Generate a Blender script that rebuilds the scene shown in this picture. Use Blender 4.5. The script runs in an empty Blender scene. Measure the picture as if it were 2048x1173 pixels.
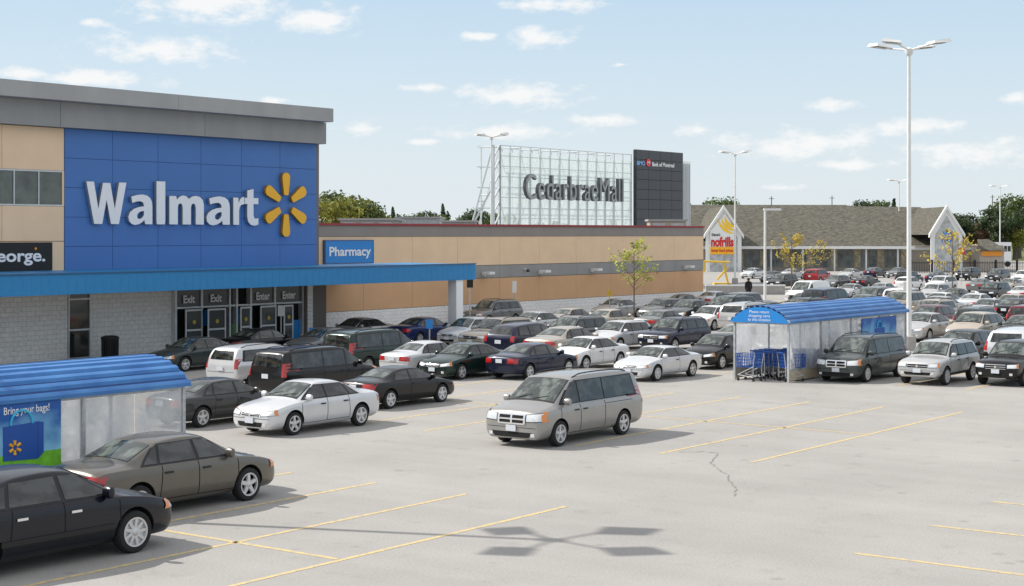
import bpy, bmesh, math, random
from mathutils import Vector, Matrix
from mathutils.bvhtree import BVHTree
from mathutils.geometry import tessellate_polygon
R_=math.radians
SC=bpy.context.scene
COL=SC.collection
H=5.4; F=3200.0; HY=468.0; CX=1024.0
rng=random.Random(7)
def G(px,py):
    Z=F*H/(py-HY); X=(px-CX)/F*Z
    return (.6*X+.8*Z, -.8*X+.6*Z)
def W(px,py,v):
    a=(px-CX)/F; Z=v/(.6-.8*a)
    return ((.6*a+.8)*Z, H-(py-HY)*Z/F)
def C2W(X,Z,z): return (.6*X+.8*Z, -.8*X+.6*Z, z)
def PZ(px,py,Z):
    return C2W((px-CX)/F*Z, Z, H-(py-HY)*Z/F)
def U(px,v): return W(px,500,v)[0]

# ---------------- materials
MATS={}
def nodes(name):
    m=bpy.data.materials.new(name); m.use_nodes=True
    nt=m.node_tree; b=nt.nodes['Principled BSDF']; return m,nt,b
def mat(name,col,rough=.6,metal=0,noise=.0,scale=4.0,coat=0,spec=.5,bump=0,emit=None,ior=None,streak=0):
    if name in MATS: return MATS[name]
    m,nt,b=nodes(name)
    c=(col[0],col[1],col[2],1)
    b.inputs['Base Color'].default_value=c
    b.inputs['Roughness'].default_value=rough; b.inputs['Metallic'].default_value=metal
    b.inputs['Coat Weight'].default_value=coat; b.inputs['Coat Roughness'].default_value=.04
    if ior: b.inputs['IOR'].default_value=ior
    if noise>0:
        tc=nt.nodes.new('ShaderNodeTexCoord'); n=nt.nodes.new('ShaderNodeTexNoise'); n.inputs['Scale'].default_value=scale; n.inputs['Detail'].default_value=6
        if streak:
            mp=nt.nodes.new('ShaderNodeMapping'); mp.inputs['Scale'].default_value=(1,1,streak); nt.links.new(tc.outputs['Object'],mp.inputs[0]); nt.links.new(mp.outputs[0],n.inputs['Vector'])
        else: nt.links.new(tc.outputs['Object'],n.inputs['Vector'])
        mr=nt.nodes.new('ShaderNodeMapRange'); mr.inputs['From Min'].default_value=.3; mr.inputs['From Max'].default_value=.7
        mr.inputs['To Min'].default_value=1-noise; mr.inputs['To Max'].default_value=1+noise*.6
        nt.links.new(n.outputs['Fac'],mr.inputs['Value'])
        mx=nt.nodes.new('ShaderNodeVectorMath'); mx.operation='SCALE'; mx.inputs[0].default_value=col[:3]
        nt.links.new(mr.outputs[0],mx.inputs['Scale']); nt.links.new(mx.outputs[0],b.inputs['Base Color'])
        if bump:
            bp=nt.nodes.new('ShaderNodeBump'); bp.inputs['Strength'].default_value=bump; bp.inputs['Distance'].default_value=.02
            nt.links.new(n.outputs['Fac'],bp.inputs['Height']); nt.links.new(bp.outputs[0],b.inputs['Normal'])
    MATS[name]=m; return m
def see_through(name,col,fac,rough=.3,var=.12):
    if name in MATS: return MATS[name]
    m,nt,b=nodes(name)
    b.inputs['Base Color'].default_value=(*col,1); b.inputs['Roughness'].default_value=rough
    t=nt.nodes.new('ShaderNodeBsdfTransparent'); tl=nt.nodes.new('ShaderNodeBsdfTranslucent'); tl.inputs[0].default_value=(*col,1)
    m1=nt.nodes.new('ShaderNodeMixShader'); m1.inputs[0].default_value=.5
    nt.links.new(b.outputs[0],m1.inputs[1]); nt.links.new(tl.outputs[0],m1.inputs[2])
    m2=nt.nodes.new('ShaderNodeMixShader')
    tc=nt.nodes.new('ShaderNodeTexCoord'); n=nt.nodes.new('ShaderNodeTexNoise'); n.inputs['Scale'].default_value=1.6; n.inputs['Detail'].default_value=5
    nt.links.new(tc.outputs['Object'],n.inputs['Vector'])
    mr=nt.nodes.new('ShaderNodeMapRange'); mr.inputs['From Min'].default_value=.3; mr.inputs['From Max'].default_value=.7
    mr.inputs['To Min'].default_value=max(0,fac-var); mr.inputs['To Max'].default_value=fac+var
    nt.links.new(n.outputs['Fac'],mr.inputs['Value']); nt.links.new(mr.outputs[0],m2.inputs[0])
    nt.links.new(m1.outputs[0],m2.inputs[1]); nt.links.new(t.outputs[0],m2.inputs[2])
    nt.links.new(m2.outputs[0],nt.nodes['Material Output'].inputs[0])
    MATS[name]=m; return m
def car_glass(name,c0,c1,ior):  # noise ramp paints reflection bands and hints of an interior into the colour
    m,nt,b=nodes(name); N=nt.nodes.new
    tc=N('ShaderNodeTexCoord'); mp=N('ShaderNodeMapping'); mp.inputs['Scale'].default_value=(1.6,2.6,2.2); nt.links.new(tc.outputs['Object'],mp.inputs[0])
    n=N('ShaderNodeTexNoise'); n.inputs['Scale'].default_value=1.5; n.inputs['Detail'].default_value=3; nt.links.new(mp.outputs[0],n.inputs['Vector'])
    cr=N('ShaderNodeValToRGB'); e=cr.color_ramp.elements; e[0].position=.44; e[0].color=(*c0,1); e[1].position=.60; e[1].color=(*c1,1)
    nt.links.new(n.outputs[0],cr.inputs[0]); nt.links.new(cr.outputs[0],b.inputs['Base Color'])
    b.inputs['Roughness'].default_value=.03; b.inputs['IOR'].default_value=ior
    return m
def brick_mat(name,c1,c2,mortar):
    m,nt,b=nodes(name)
    tc=nt.nodes.new('ShaderNodeTexCoord'); sp=nt.nodes.new('ShaderNodeSeparateXYZ'); cb=nt.nodes.new('ShaderNodeCombineXYZ')
    nt.links.new(tc.outputs['Object'],sp.inputs[0]); nt.links.new(sp.outputs[0],cb.inputs[0]); nt.links.new(sp.outputs[2],cb.inputs[1])
    br=nt.nodes.new('ShaderNodeTexBrick'); nt.links.new(cb.outputs[0],br.inputs['Vector'])
    br.inputs['Color1'].default_value=(*c1,1); br.inputs['Color2'].default_value=(*c2,1); br.inputs['Mortar'].default_value=(*mortar,1)
    br.inputs['Scale'].default_value=1.0; br.inputs['Mortar Size'].default_value=.010; br.inputs['Brick Width'].default_value=.42; br.inputs['Row Height'].default_value=.20
    nz=nt.nodes.new('ShaderNodeTexNoise'); nz.inputs['Scale'].default_value=9; nz.inputs['Detail'].default_value=8; nz.inputs['Roughness'].default_value=.75
    nt.links.new(tc.outputs['Object'],nz.inputs['Vector'])
    rp=nt.nodes.new('ShaderNodeMapRange'); rp.inputs['From Min'].default_value=.3; rp.inputs['From Max'].default_value=.55; rp.inputs['To Min'].default_value=.74; rp.inputs['To Max'].default_value=1.0
    nt.links.new(nz.outputs[0],rp.inputs['Value'])
    mx=nt.nodes.new('ShaderNodeVectorMath'); mx.operation='SCALE'; nt.links.new(br.outputs[0],mx.inputs[0]); nt.links.new(rp.outputs[0],mx.inputs['Scale']); nt.links.new(mx.outputs[0],b.inputs['Base Color'])
    bp=nt.nodes.new('ShaderNodeBump'); bp.inputs['Strength'].default_value=.35; bp.inputs['Distance'].default_value=.02; bp.invert=True
    nt.links.new(br.outputs['Fac'],bp.inputs['Height']); nt.links.new(bp.outputs[0],b.inputs['Normal'])
    b.inputs['Roughness'].default_value=.85
    return m
M_beige=mat('beige panel',(.90,.65,.43),.8,noise=.05,scale=.8)
M_tan=mat('tan panel',(.70,.42,.23),.8,noise=.06,scale=.7)
M_grey=mat('grey panel',(.40,.395,.39),.75,noise=.10,scale=.8,streak=.4)
M_greyd=mat('grey band',(.33,.325,.32),.75,noise=.10,scale=.8,streak=.4)
M_joint=mat('dark joint backing',(.22,.19,.17),.9)  # dark backing that shows in the gaps between panels
M_blue=mat('blue panel',(.065,.19,.50),.45,noise=.06,scale=.6)
M_bluejoint=mat('blue joint',(.035,.10,.30),.7)
M_bluec=mat('blue canopy',(.02,.24,.54),.45,noise=.05)
M_white=mat('white paint',(.82,.82,.80),.5,noise=.05)
M_letter=mat('sign letter white',(.90,.90,.92),.4)
M_letedge=mat('sign letter edge',(.25,.28,.33),.5)
M_yel=mat('spark yellow',(1.0,.50,.02),.35)
M_yeledge=mat('spark edge',(.45,.2,.01),.5)
M_darkgl=mat('dark glass',(.03,.035,.035),.06,spec=.8,ior=1.6)
M_black=mat('black paint',(.006,.006,.007),.5)
M_alu=mat('aluminium',(.66,.67,.68),.4,metal=.3,noise=.1)
M_galv=mat('galvanised steel',(.52,.53,.54),.5,metal=.3,noise=.2,scale=8)
M_red=mat('dark red cap',(.34,.04,.05),.6)
M_signblue=mat('sign blue',(.02,.25,.68),.4)
M_pureblack=mat('matte dark',(.01,.01,.01),.9)
M_conc=mat('concrete',(.42,.405,.38),.9,noise=.15,scale=3,bump=.2)
M_wbrick=brick_mat('white painted brick',(.97,.95,.92),(.91,.89,.87),(.68,.66,.64))
M_plexi=see_through('frosted panel',(.90,.92,.93),.46,.18,.26)
M_mallgl=see_through('mall glass',(.74,.82,.81),.55,.15,.15)
M_steelw=mat('white steel',(.66,.70,.71),.5)
M_dpanel=mat('charcoal panel',(.07,.075,.085),.5)
M_gold=mat('kerb yellow',(.62,.42,.06),.7,noise=.2)
M_grass=mat('grass',(.13,.16,.055),.95,noise=.4,scale=.2)

# ---------------- mesh builder
ORI={}
class MB:
    def __init__(s,xf=None): s.v=[];s.f=[];s.m=[];s.xf=xf
    def P(s,p):
        s.v.append(tuple(s.xf(*p)) if s.xf else tuple(p)); return len(s.v)-1
    def face(s,ps,mi=0):
        s.f.append([s.P(p) for p in ps]); s.m.append(mi)
    def box(s,x0,x1,y0,y1,z0,z1,mi=0):
        c=[s.P(p) for p in ((x0,y0,z0),(x1,y0,z0),(x1,y1,z0),(x0,y1,z0),(x0,y0,z1),(x1,y0,z1),(x1,y1,z1),(x0,y1,z1))]
        for q in ((0,3,2,1),(4,5,6,7),(0,1,5,4),(1,2,6,5),(2,3,7,6),(3,0,4,7)):
            s.f.append([c[i] for i in q]); s.m.append(mi)
    def tube(s,p,q,r,r2=None,n=8,mi=0,cap=True):
        p=Vector(s.xf(*p)) if s.xf else Vector(p); q=Vector(s.xf(*q)) if s.xf else Vector(q)
        r2=r if r2 is None else r2; d=(q-p)
        if d.length<1e-6: return
        d.normalize(); a=d.orthogonal().normalized(); b=d.cross(a)
        i0=len(s.v)
        for c,rr in ((p,r),(q,r2)):
            for k in range(n):
                t=2*math.pi*k/n; s.v.append(tuple(c+a*math.cos(t)*rr+b*math.sin(t)*rr))
        for k in range(n):
            s.f.append([i0+k,i0+(k+1)%n,i0+n+(k+1)%n,i0+n+k]); s.m.append(mi)
        if cap:
            s.f.append([i0+k for k in range(n)][::-1]); s.m.append(mi)
            s.f.append([i0+n+k for k in range(n)]); s.m.append(mi)
    def prism(s,poly,mapf,d0,d1,mi=0,mside=None):
        n=len(poly)
        A=[s.P(mapf(a,b,d1)) for a,b in poly]; B=[s.P(mapf(a,b,d0)) for a,b in poly]
        s.f.append(A); s.m.append(mi); s.f.append(B[::-1]); s.m.append(mi)
        for k in range(n):
            s.f.append([A[k],A[(k+1)%n],B[(k+1)%n],B[k]]); s.m.append(mi if mside is None else mside)
    def shape(s,loops,mapf,d0,d1,mi=0,mside=1):
        tri=tessellate_polygon([[Vector((a,b,0)) for a,b in L] for L in loops])
        flat=[p for L in loops for p in L]
        A=[s.P(mapf(a,b,d1)) for a,b in flat]
        for t in tri: s.f.append([A[i] for i in t]); s.m.append(mi)
        A=[s.P(mapf(a,b,d1)) for a,b in flat]; B=[s.P(mapf(a,b,d0)) for a,b in flat]; o=0
        for L in loops:
            n=len(L)
            for k in range(n): s.f.append([A[o+k],A[o+(k+1)%n],B[o+(k+1)%n],B[o+k]]); s.m.append(mside)
            o+=n
    def lathe(s,prof,c,axis='z',n=20,mi=0):
        i0=len(s.v)
        for r,h in prof:
            for k in range(n):
                t=2*math.pi*k/n
                if axis=='z': p=(c[0]+r*math.cos(t),c[1]+r*math.sin(t),c[2]+h)
                else: p=(c[0]+r*math.cos(t),c[1]+h,c[2]+r*math.sin(t))
                s.v.append(tuple(s.xf(*p)) if s.xf else p)
        for j in range(len(prof)-1):
            for k in range(n):
                s.f.append([i0+j*n+k,i0+j*n+(k+1)%n,i0+(j+1)*n+(k+1)%n,i0+(j+1)*n+k]); s.m.append(mi)
        s.f.append([i0+k for k in range(n)][::-1]); s.m.append(mi)
        s.f.append([i0+(len(prof)-1)*n+k for k in range(n)]); s.m.append(mi)
    def build(s,name,mats,parent=None,smooth=False,fixn=True,bevel=0):
        if not isinstance(mats,(list,tuple)): mats=[mats]
        o0=ORI.get(parent.name,(0,0,0)) if parent else (0,0,0)
        me=bpy.data.meshes.new(name)
        me.from_pydata([(a-o0[0],b-o0[1],c-o0[2]) for a,b,c in s.v],[],s.f)
        for m in mats: me.materials.append(m)
        me.polygons.foreach_set('material_index',s.m)
        if fixn:
            bm=bmesh.new(); bm.from_mesh(me); bmesh.ops.recalc_face_normals(bm,faces=bm.faces)
            bm.to_mesh(me); bm.free()
        if smooth:
            me.polygons.foreach_set('use_smooth',[True]*len(me.polygons))
            me.set_sharp_from_angle(angle=R_(40))
        me.update()
        o=bpy.data.objects.new(name,me); COL.objects.link(o)
        if parent: o.parent=parent
        ORI[o.name]=o0
        return o
def tag(o,label=None,cat=None,group=None,kind=None):
    if label:o['label']=label
    if cat:o['category']=cat
    if group:o['group']=group
    if kind:o['kind']=kind
    return o
def empty(name,loc,label=None,cat=None,group=None):
    o=bpy.data.objects.new(name,None); COL.objects.link(o); o.location=loc; ORI[o.name]=tuple(loc)
    o.empty_display_size=.3
    return tag(o,label,cat,group)
def copy_tree(o,parent=None,skip=(),paint=None):
    c=o.copy(); COL.objects.link(c); c.parent=parent
    if paint and o.type=='MESH' and o.name.split('.')[0] in ('body','side_mirror'):
        c.material_slots[0].link='OBJECT'; c.material_slots[0].material=paint
    for ch in o.children:
        if ch.name.split('.')[0] in skip: continue
        copy_tree(ch,c,skip,paint)
    return c
def text_raw(s,bold=.0,ext=.1,align='LEFT',spacing=1.0,res=4):
    cu=bpy.data.curves.new('t','FONT'); cu.body=s; cu.offset=bold; cu.extrude=ext; cu.resolution_u=res; cu.space_character=spacing; cu.align_x=align; cu.space_line=.95
    ob=bpy.data.objects.new('t',cu); COL.objects.link(ob)
    dg=bpy.context.evaluated_depsgraph_get(); me=bpy.data.meshes.new_from_object(ob.evaluated_get(dg))
    v=[tuple(x.co) for x in me.vertices]; f=[(list(p.vertices),p.normal.z) for p in me.polygons]
    bpy.data.objects.remove(ob); bpy.data.meshes.remove(me)
    return v,f
def text(s,mapf,a0,a1,b0,b1,d,name,mats,parent,bold=.02,split=False,align='LEFT',spacing=1.0):
    v,f=text_raw(s,bold,.1,align,spacing)
    xs=[p[0] for p in v]; ys=[p[1] for p in v]; x0,x1,y0,y1=min(xs),max(xs),min(ys),max(ys)
    pts=[mapf(a0+(p[0]-x0)/(x1-x0)*(a1-a0), b0+(p[1]-y0)/(y1-y0)*(b1-b0), d if p[2]>0 else 0.004) for p in v]
    if len(mats)==1: mats=[mats[0],mats[0]]
    comps=[list(range(len(f)))]
    if split:
        par=list(range(len(v)))
        key={}
        for i,p in enumerate(v):
            k=(round(p[0],4),round(p[1],4))
            if k in key: par[i]=key[k]
            else: key[k]=i
        def fd(i):
            while par[i]!=i: par[i]=par[par[i]]; i=par[i]
            return i
        for q,_ in f:
            r=fd(q[0])
            for i in q[1:]: par[fd(i)]=r
        d_={}
        for k,(q,_) in enumerate(f): d_.setdefault(fd(q[0]),[]).append(k)
        comps=sorted(d_.values(),key=lambda c:min(v[f[k][0][0]][0] for k in c))
    out=[]
    for c in comps:
        mb=MB(); idx={}
        for k in c:
            q,nz=f[k]; qq=[]
            for i in q:
                if i not in idx: idx[i]=len(mb.v); mb.v.append(pts[i])
                qq.append(idx[i])
            mb.f.append(qq); mb.m.append(0 if abs(nz)>.5 else 1)
        out.append(mb.build(name,list(mats),parent,fixn=False))
    return out

# ---------------- CARS
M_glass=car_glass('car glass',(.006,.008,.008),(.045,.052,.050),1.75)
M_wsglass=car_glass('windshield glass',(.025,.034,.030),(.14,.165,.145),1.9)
M_tyre=mat('tyre rubber',(.018,.018,.018),.85)
M_arch=mat('wheel well',(.004,.004,.004),.95)
M_rim=mat('alloy rim',(.66,.66,.67),.3,metal=.5)
M_plas=mat('black plastic',(.014,.014,.015),.5)
M_head=mat('headlight lens',(.80,.82,.82),.08,metal=.3,coat=1)
M_headrim=mat('headlight bezel',(.10,.105,.11),.3,metal=.3,coat=1)
M_tail=mat('tail light',(.45,.015,.015),.12,coat=1)
M_plate=mat('licence plate',(.66,.69,.74),.4)
M_chrome=mat('chrome',(.85,.85,.86),.15,metal=.8)
M_amber=mat('amber lens',(.75,.25,.05),.15,coat=1)
def paint(name,c,metal=.35,rough=.32,coat=.7):
    return mat('paint '+name,c,rough,metal=metal,coat=coat,noise=.05,scale=3,ior=1.35)
PT={'white':paint('white',(.80,.80,.79),0),'silver':paint('silver',(.56,.56,.555),.4),'lsilver':paint('light silver',(.70,.71,.72),.3),
'grey':paint('grey',(.19,.195,.195),.45),'dgrey':paint('dark grey',(.05,.052,.053),.4),'black':paint('black',(.004,.004,.005),0,.3,.5),
'navy':paint('navy',(.008,.013,.038),.2),'green':paint('dark green',(.008,.028,.022),.3),'blue':paint('blue',(.016,.035,.14),.3),
'beige':paint('beige',(.54,.47,.37),.3),'champ':paint('champagne',(.47,.42,.35),.4),'red':paint('dark red',(.14,.010,.016),.2),
'taupe':paint('taupe',(.145,.133,.112),.45),'vgrey':paint('van grey',(.36,.35,.335),.45),'slate':paint('slate green grey',(.055,.068,.066),.4),'sred':paint('red',(.38,.02,.025),.2),
'bnavy':paint('black navy',(.003,.005,.012),0,.3,.5)}
SEDAN=[(-2.30,.34,.66,.74,.84,.52),(-2.25,.27,.78,.88,.98,.62),(-2.05,.23,.85,.94,1.03,.67),(-1.6,.21,.88,.95,1.05,.68),(-1.45,.2,.885,.95,1.08,.67),
(-.78,.2,.89,.94,1.37,.57),(-.55,.2,.89,.94,1.41,.57),(0,.2,.89,.93,1.44,.585),(.35,.2,.89,.92,1.41,.575),(.5,.2,.89,.92,1.35,.575),
(1.15,.2,.885,.90,1.00,.68),(1.27,.2,.88,.89,.965,.70),(1.8,.2,.87,.82,.88,.68),(2.1,.2,.82,.73,.79,.62),(2.24,.21,.75,.62,.69,.52),(2.3,.27,.62,.53,.59,.42)]
COUPE=[(x,zb,w,zs-.03,(zt-.07 if zt>1.1 else zt-.03),wt) for x,zb,w,zs,zt,wt in SEDAN]
VAN=[(-2.56,.42,.84,.83,.94,.72),(-2.52,.32,.92,.98,1.10,.78),(-2.47,.28,.95,1.02,1.34,.78),(-2.36,.26,.97,1.04,1.70,.74),(-2.16,.25,.98,1.05,1.79,.74),
(-1.0,.22,.985,1.05,1.84,.76),(.2,.22,.985,1.04,1.84,.76),(.78,.22,.985,1.03,1.79,.75),(.96,.22,.98,1.02,1.70,.75),(1.74,.22,.975,1.01,1.17,.79),
(1.86,.22,.97,1.0,1.13,.80),(2.24,.22,.955,.96,1.06,.80),(2.44,.22,.93,.90,1.01,.78),(2.53,.23,.88,.80,.93,.74),(2.57,.28,.82,.66,.78,.66)]
SUV=[(-2.30,.5,.78,.86,.96,.66),(-2.25,.40,.87,1.0,1.14,.74),(-2.19,.37,.90,1.04,1.36,.73),(-2.04,.35,.92,1.06,1.60,.68),(-1.87,.34,.92,1.06,1.67,.68),
(-.9,.32,.925,1.06,1.71,.69),(0,.32,.925,1.05,1.71,.69),(.36,.32,.925,1.04,1.67,.68),(.5,.32,.92,1.04,1.60,.68),(1.06,.32,.92,1.02,1.15,.75),
(1.17,.32,.915,1.01,1.11,.76),(1.75,.32,.90,.97,1.07,.77),(2.08,.32,.88,.92,1.02,.74),(2.22,.33,.84,.82,.93,.68),(2.29,.4,.76,.7,.80,.6)]
HATCH=[(-2.15,.38,.72,.72,.84,.58),(-2.09,.28,.82,.9,1.0,.67),(-1.97,.25,.86,.94,1.18,.65),(-1.68,.22,.87,.95,1.40,.58),(-1.4,.21,.88,.95,1.45,.58),
(-.6,.2,.885,.94,1.50,.60),(0,.2,.885,.93,1.51,.60),(.4,.2,.885,.92,1.47,.59),(.54,.2,.885,.92,1.41,.59),(1.17,.2,.88,.90,1.01,.68),
(1.27,.2,.875,.89,.98,.70),(1.7,.2,.86,.82,.9,.68),(1.97,.2,.81,.73,.8,.6),(2.1,.21,.74,.63,.7,.5),(2.15,.27,.62,.54,.6,.42)]
def make_wheel_meshes(Rw,style):
    t=MB(); wd=.105
    t.lathe([(Rw*.60,-wd),(Rw*.9,-wd),(Rw*.985,-wd*.8),(Rw,-wd*.4),(Rw,wd*.4),(Rw*.985,wd*.8),(Rw*.92,wd),(Rw*.70,wd),(Rw*.68,wd*.45),(.02,wd*.35)],(0,0,0),'y',28)
    r=MB()
    r.lathe([(Rw*.70,wd*.5),(Rw*.70,wd*1.02),(Rw*.62,wd*1.0),(Rw*.60,wd*.5)],(0,0,0),'y',28)
    n={'five':5,'six':6,'cap':9}[style]
    w=.075 if style=='five' else (.06 if style=='six' else .05)
    for k in range(n):
        a=2*math.pi*k/n+.3; c,s=math.cos(a),math.sin(a)
        def mp(x,y,z,c=c,s=s): return (x*c-z*s,y,x*s+z*c)
        q=MB(mp)
        v=[(.0,wd*.5,-w*.7),(Rw*.64,wd*.5,-w*.6),(Rw*.64,wd*.5,w*.6),(.0,wd*.5,w*.7),(.0,wd*.85,-w*.6),(Rw*.64,wd*.9,-w*.42),(Rw*.64,wd*.9,w*.42),(.0,wd*.85,w*.6)]
        ix=[q.P(p) for p in v]; b=len(r.v); r.v+=q.v
        for fc in ((4,5,6,7),(0,1,5,4),(1,2,6,5),(2,3,7,6),(3,0,4,7)): r.f.append([b+i for i in fc]); r.m.append(0)
    r.lathe([(.06,wd*.5),(.06,wd*.9),(.045,wd*.97)],(0,0,0),'y',14)
    return t,r
def grid_patch(mb,fn,c,n,m):
    i0=len(mb.v)
    for j in range(m+1):
        t=j/m
        for i in range(n+1):
            s=i/n
            a=(c[0][0]*(1-s)+c[1][0]*s)*(1-t)+(c[3][0]*(1-s)+c[2][0]*s)*t
            b=(c[0][1]*(1-s)+c[1][1]*s)*(1-t)+(c[3][1]*(1-s)+c[2][1]*s)*t
            mb.v.append(tuple(fn(a,b)))
    for j in range(m):
        for i in range(n):
            k=i0+j*(n+1)+i; mb.f.append([k,k+1,k+n+2,k+n+1]); mb.m.append(0)
def make_car(key,st,S):
    root=empty('car_source_'+key,(0,0,0))
    k=len(st); ring=[]; v=[]; f=[]
    for (x,zb,w,zs,zt,wt) in st:
        half=[(0,zb),(.8*w,zb),(.965*w,zb+.09),(w,(zb+zs)/2),(.99*w,zs-.09),(.95*w,zs),(wt,zt-.05),(wt*.62,zt-.01),(0,zt)]
        pts=half+[(-a,b) for a,b in half[-2:0:-1]]
        ring.append([len(v)+i for i in range(len(pts))]); v+=[(x,a,b) for a,b in pts]
    n=len(ring[0])
    for i in range(k-1):
        for j in range(n): f.append([ring[i][j],ring[i][(j+1)%n],ring[i+1][(j+1)%n],ring[i+1][j]])
    for rr,rev in ((ring[0],True),(ring[-1],False)):
        for j in range(8):
            a,b=rr[j],rr[j+1]; c=rr[(n-j-1)%n]; d=rr[(n-j)%n]
            q=[a,b,c,d]; q2=[]
            for t in q:
                if t not in q2: q2.append(t)
            if len(q2)>2: f.append(q2)
    me=bpy.data.meshes.new('body'); me.from_pydata(v,[],f)
    bm=bmesh.new(); bm.from_mesh(me); bmesh.ops.recalc_face_normals(bm,faces=bm.faces)
    cl=bm.edges.layers.float.get('crease_edge') or bm.edges.layers.float.new('crease_edge')
    bm.verts.ensure_lookup_table()
    for i in range(k-1):
        for j,cr in ((5,.7),(n-5,.7),(6,.5),(n-6,.5),(4,.35),(n-4,.35),(1,.6),(n-1,.6)):
            e=bm.edges.get((bm.verts[ring[i][j]],bm.verts[ring[i+1][j]]))
            if e: e[cl]=cr
    bm.to_mesh(me); bm.free()
    for p in me.polygons: p.use_smooth=True
    me.materials.append(PT['silver']); me.materials.append(M_arch)
    ob=bpy.data.objects.new('tmp',me); COL.objects.link(ob)
    md=ob.modifiers.new('s','SUBSURF'); md.levels=3; md.render_levels=3
    dg=bpy.context.evaluated_depsgraph_get(); sm=bpy.data.meshes.new_from_object(ob.evaluated_get(dg))
    bvh=BVHTree.FromPolygons([x.co[:] for x in sm.vertices],[p.vertices[:] for p in sm.polygons])
    cut=MB(); Rw=S['R']; wy=S['w']
    for xx in (S['xf'],S['xr']):
        cut.lathe([(Rw+.055,-.24),(Rw+.055,.3)],(xx,wy,Rw+.01),'y',36,1)
        cut.lathe([(Rw+.055,-.3),(Rw+.055,.24)],(xx,-wy,Rw+.01),'y',36,1)
    co=cut.build('cut',[M_arch,M_arch])
    md=ob.modifiers.new('b','BOOLEAN'); md.operation='DIFFERENCE'; md.object=co; md.solver='EXACT'
    dg=bpy.context.evaluated_depsgraph_get(); bmsh=bpy.data.meshes.new_from_object(ob.evaluated_get(dg))
    bpy.data.objects.remove(ob); bpy.data.objects.remove(co)
    bmsh.name='body'
    bmsh.set_sharp_from_angle(angle=R_(45))
    body=bpy.data.objects.new('body',bmsh); COL.objects.link(body); body.parent=root; ORI[body.name]=(0,0,0)
    L0=st[0][0]; L1=st[-1][0]
    def side(s_,off):
        def fn(x,z):
            h=bvh.ray_cast(Vector((x,2.0*s_,z)),Vector((0,-s_,0)))
            if h[0] is None: h=bvh.find_nearest(Vector((x,wy*s_,z)))
            return h[0]+Vector((0,s_*off,0))
        return fn
    def endf(d,off):
        def fn(y,z):
            h=bvh.ray_cast(Vector((4*d,y,z)),Vector((-d,0,0)))
            if h[0] is None: h=bvh.find_nearest(Vector(((L1 if d>0 else L0),y,z)))
            n_=h[1]
            if n_.x*d<0: n_=-n_
            return h[0]+n_*off
        return fn
    def topf(off):
        def fn(x,y):
            h=bvh.ray_cast(Vector((x,y,4)),Vector((0,0,-1)))
            if h[0] is None: h=bvh.find_nearest(Vector((x,y,1)))
            n_=h[1]
            if n_.z<0:n_=-n_
            return h[0]+n_*off
        return fn
    for s_ in (1,-1):
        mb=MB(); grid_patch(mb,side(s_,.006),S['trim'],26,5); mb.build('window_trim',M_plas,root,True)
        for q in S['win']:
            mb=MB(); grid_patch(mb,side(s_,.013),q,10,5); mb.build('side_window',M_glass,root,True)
        mb=MB()
        for q in S['seam']:
            (xa,za),(xb,zb)=q
            if abs(xa-xb)<abs(za-zb): c=[(xa-.009,za),(xa+.009,za),(xb+.009,zb),(xb-.009,zb)]; grid_patch(mb,side(s_,.004),c,1,10)
            else: c=[(xa,za-.007),(xb,zb-.007),(xb,zb+.007),(xa,za+.007)]; grid_patch(mb,side(s_,.004),c,16,1)
        mb.build('door_seam',M_pureblack,root,True)
        for (hx,hz) in S['handle']:
            p=side(s_,.0)(hx,hz); mb=MB(); mb.box(hx-.09,hx+.09,p.y-.01,p.y+.03*s_,hz-.018,hz+.018); mb.build('door_handle',S.get('hm',M_plas),root)
        mx,mz=S['mirror']; p=side(s_,0)(mx,mz)
        mb=MB(); mb.tube((mx,p.y-.03*s_,mz-.02),(mx-.02,p.y+.09*s_,mz),.03,.03,8)
        ye=p.y+.15*s_
        mb.lathe([(.035,-.105),(.085,-.08),(.10,0),(.085,.08),(.035,.105)],(mx-.02,ye,mz+.02),'y',12)
        mb.v=[(mx-.02+(x-(mx-.02))*.7,y,z) for x,y,z in mb.v]
        mb.build('side_mirror',[PT['silver']],root,True)
        c=[(y*s_,z) for y,z in S['head']]
        cy=sum(q[0] for q in c)/4; cz_=sum(q[1] for q in c)/4
        mb=MB(); grid_patch(mb,endf(1,.007),c,10,4); hl=mb.build('headlight',M_headrim,root,True)
        ci=[(cy+(a-cy)*.88,cz_+(b-cz_)*.78) for a,b in c]
        mb=MB(); grid_patch(mb,endf(1,.014),ci,10,4); mb.build('lens',M_head,hl,True)
        ca=[(c[1][0]*.96,c[1][1]),(c[1][0],c[1][1]),(c[2][0],c[2][1]),(c[2][0]*.94,c[2][1])]
        mb=MB(); grid_patch(mb,endf(1,.019),ca,2,3); mb.build('turn_signal',M_amber,hl,True)
        c=[(y*s_,z) for y,z in S['tail']]
        mb=MB(); grid_patch(mb,endf(-1,.008),c,8,4); mb.build('tail_light',M_tail,root,True)
        if S.get('rail'):
            x0,x1,yy=S['rail']; mb=MB(); pr=None
            for i in range(9):
                x=x0+(x1-x0)*i/8; h=bvh.ray_cast(Vector((x,yy*s_,4)),Vector((0,0,-1)))[0]; p=(x,yy*s_,h.z+(.05 if 0<i<8 else .005))
                if pr: mb.tube(pr,p,.018,.018,6)
                pr=p
            mb.build('roof_rail',M_plas,root,True)
        if S.get('mould'):
            x0,x1,z=S['mould']; mb=MB(); grid_patch(mb,side(s_,.012),[(x0,z-.04),(x1,z-.04),(x1,z+.04),(x0,z+.04)],20,1); mb.build('side_moulding',M_plas,root,True)
    x0,x1,w0,w1=S['ws']
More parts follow.
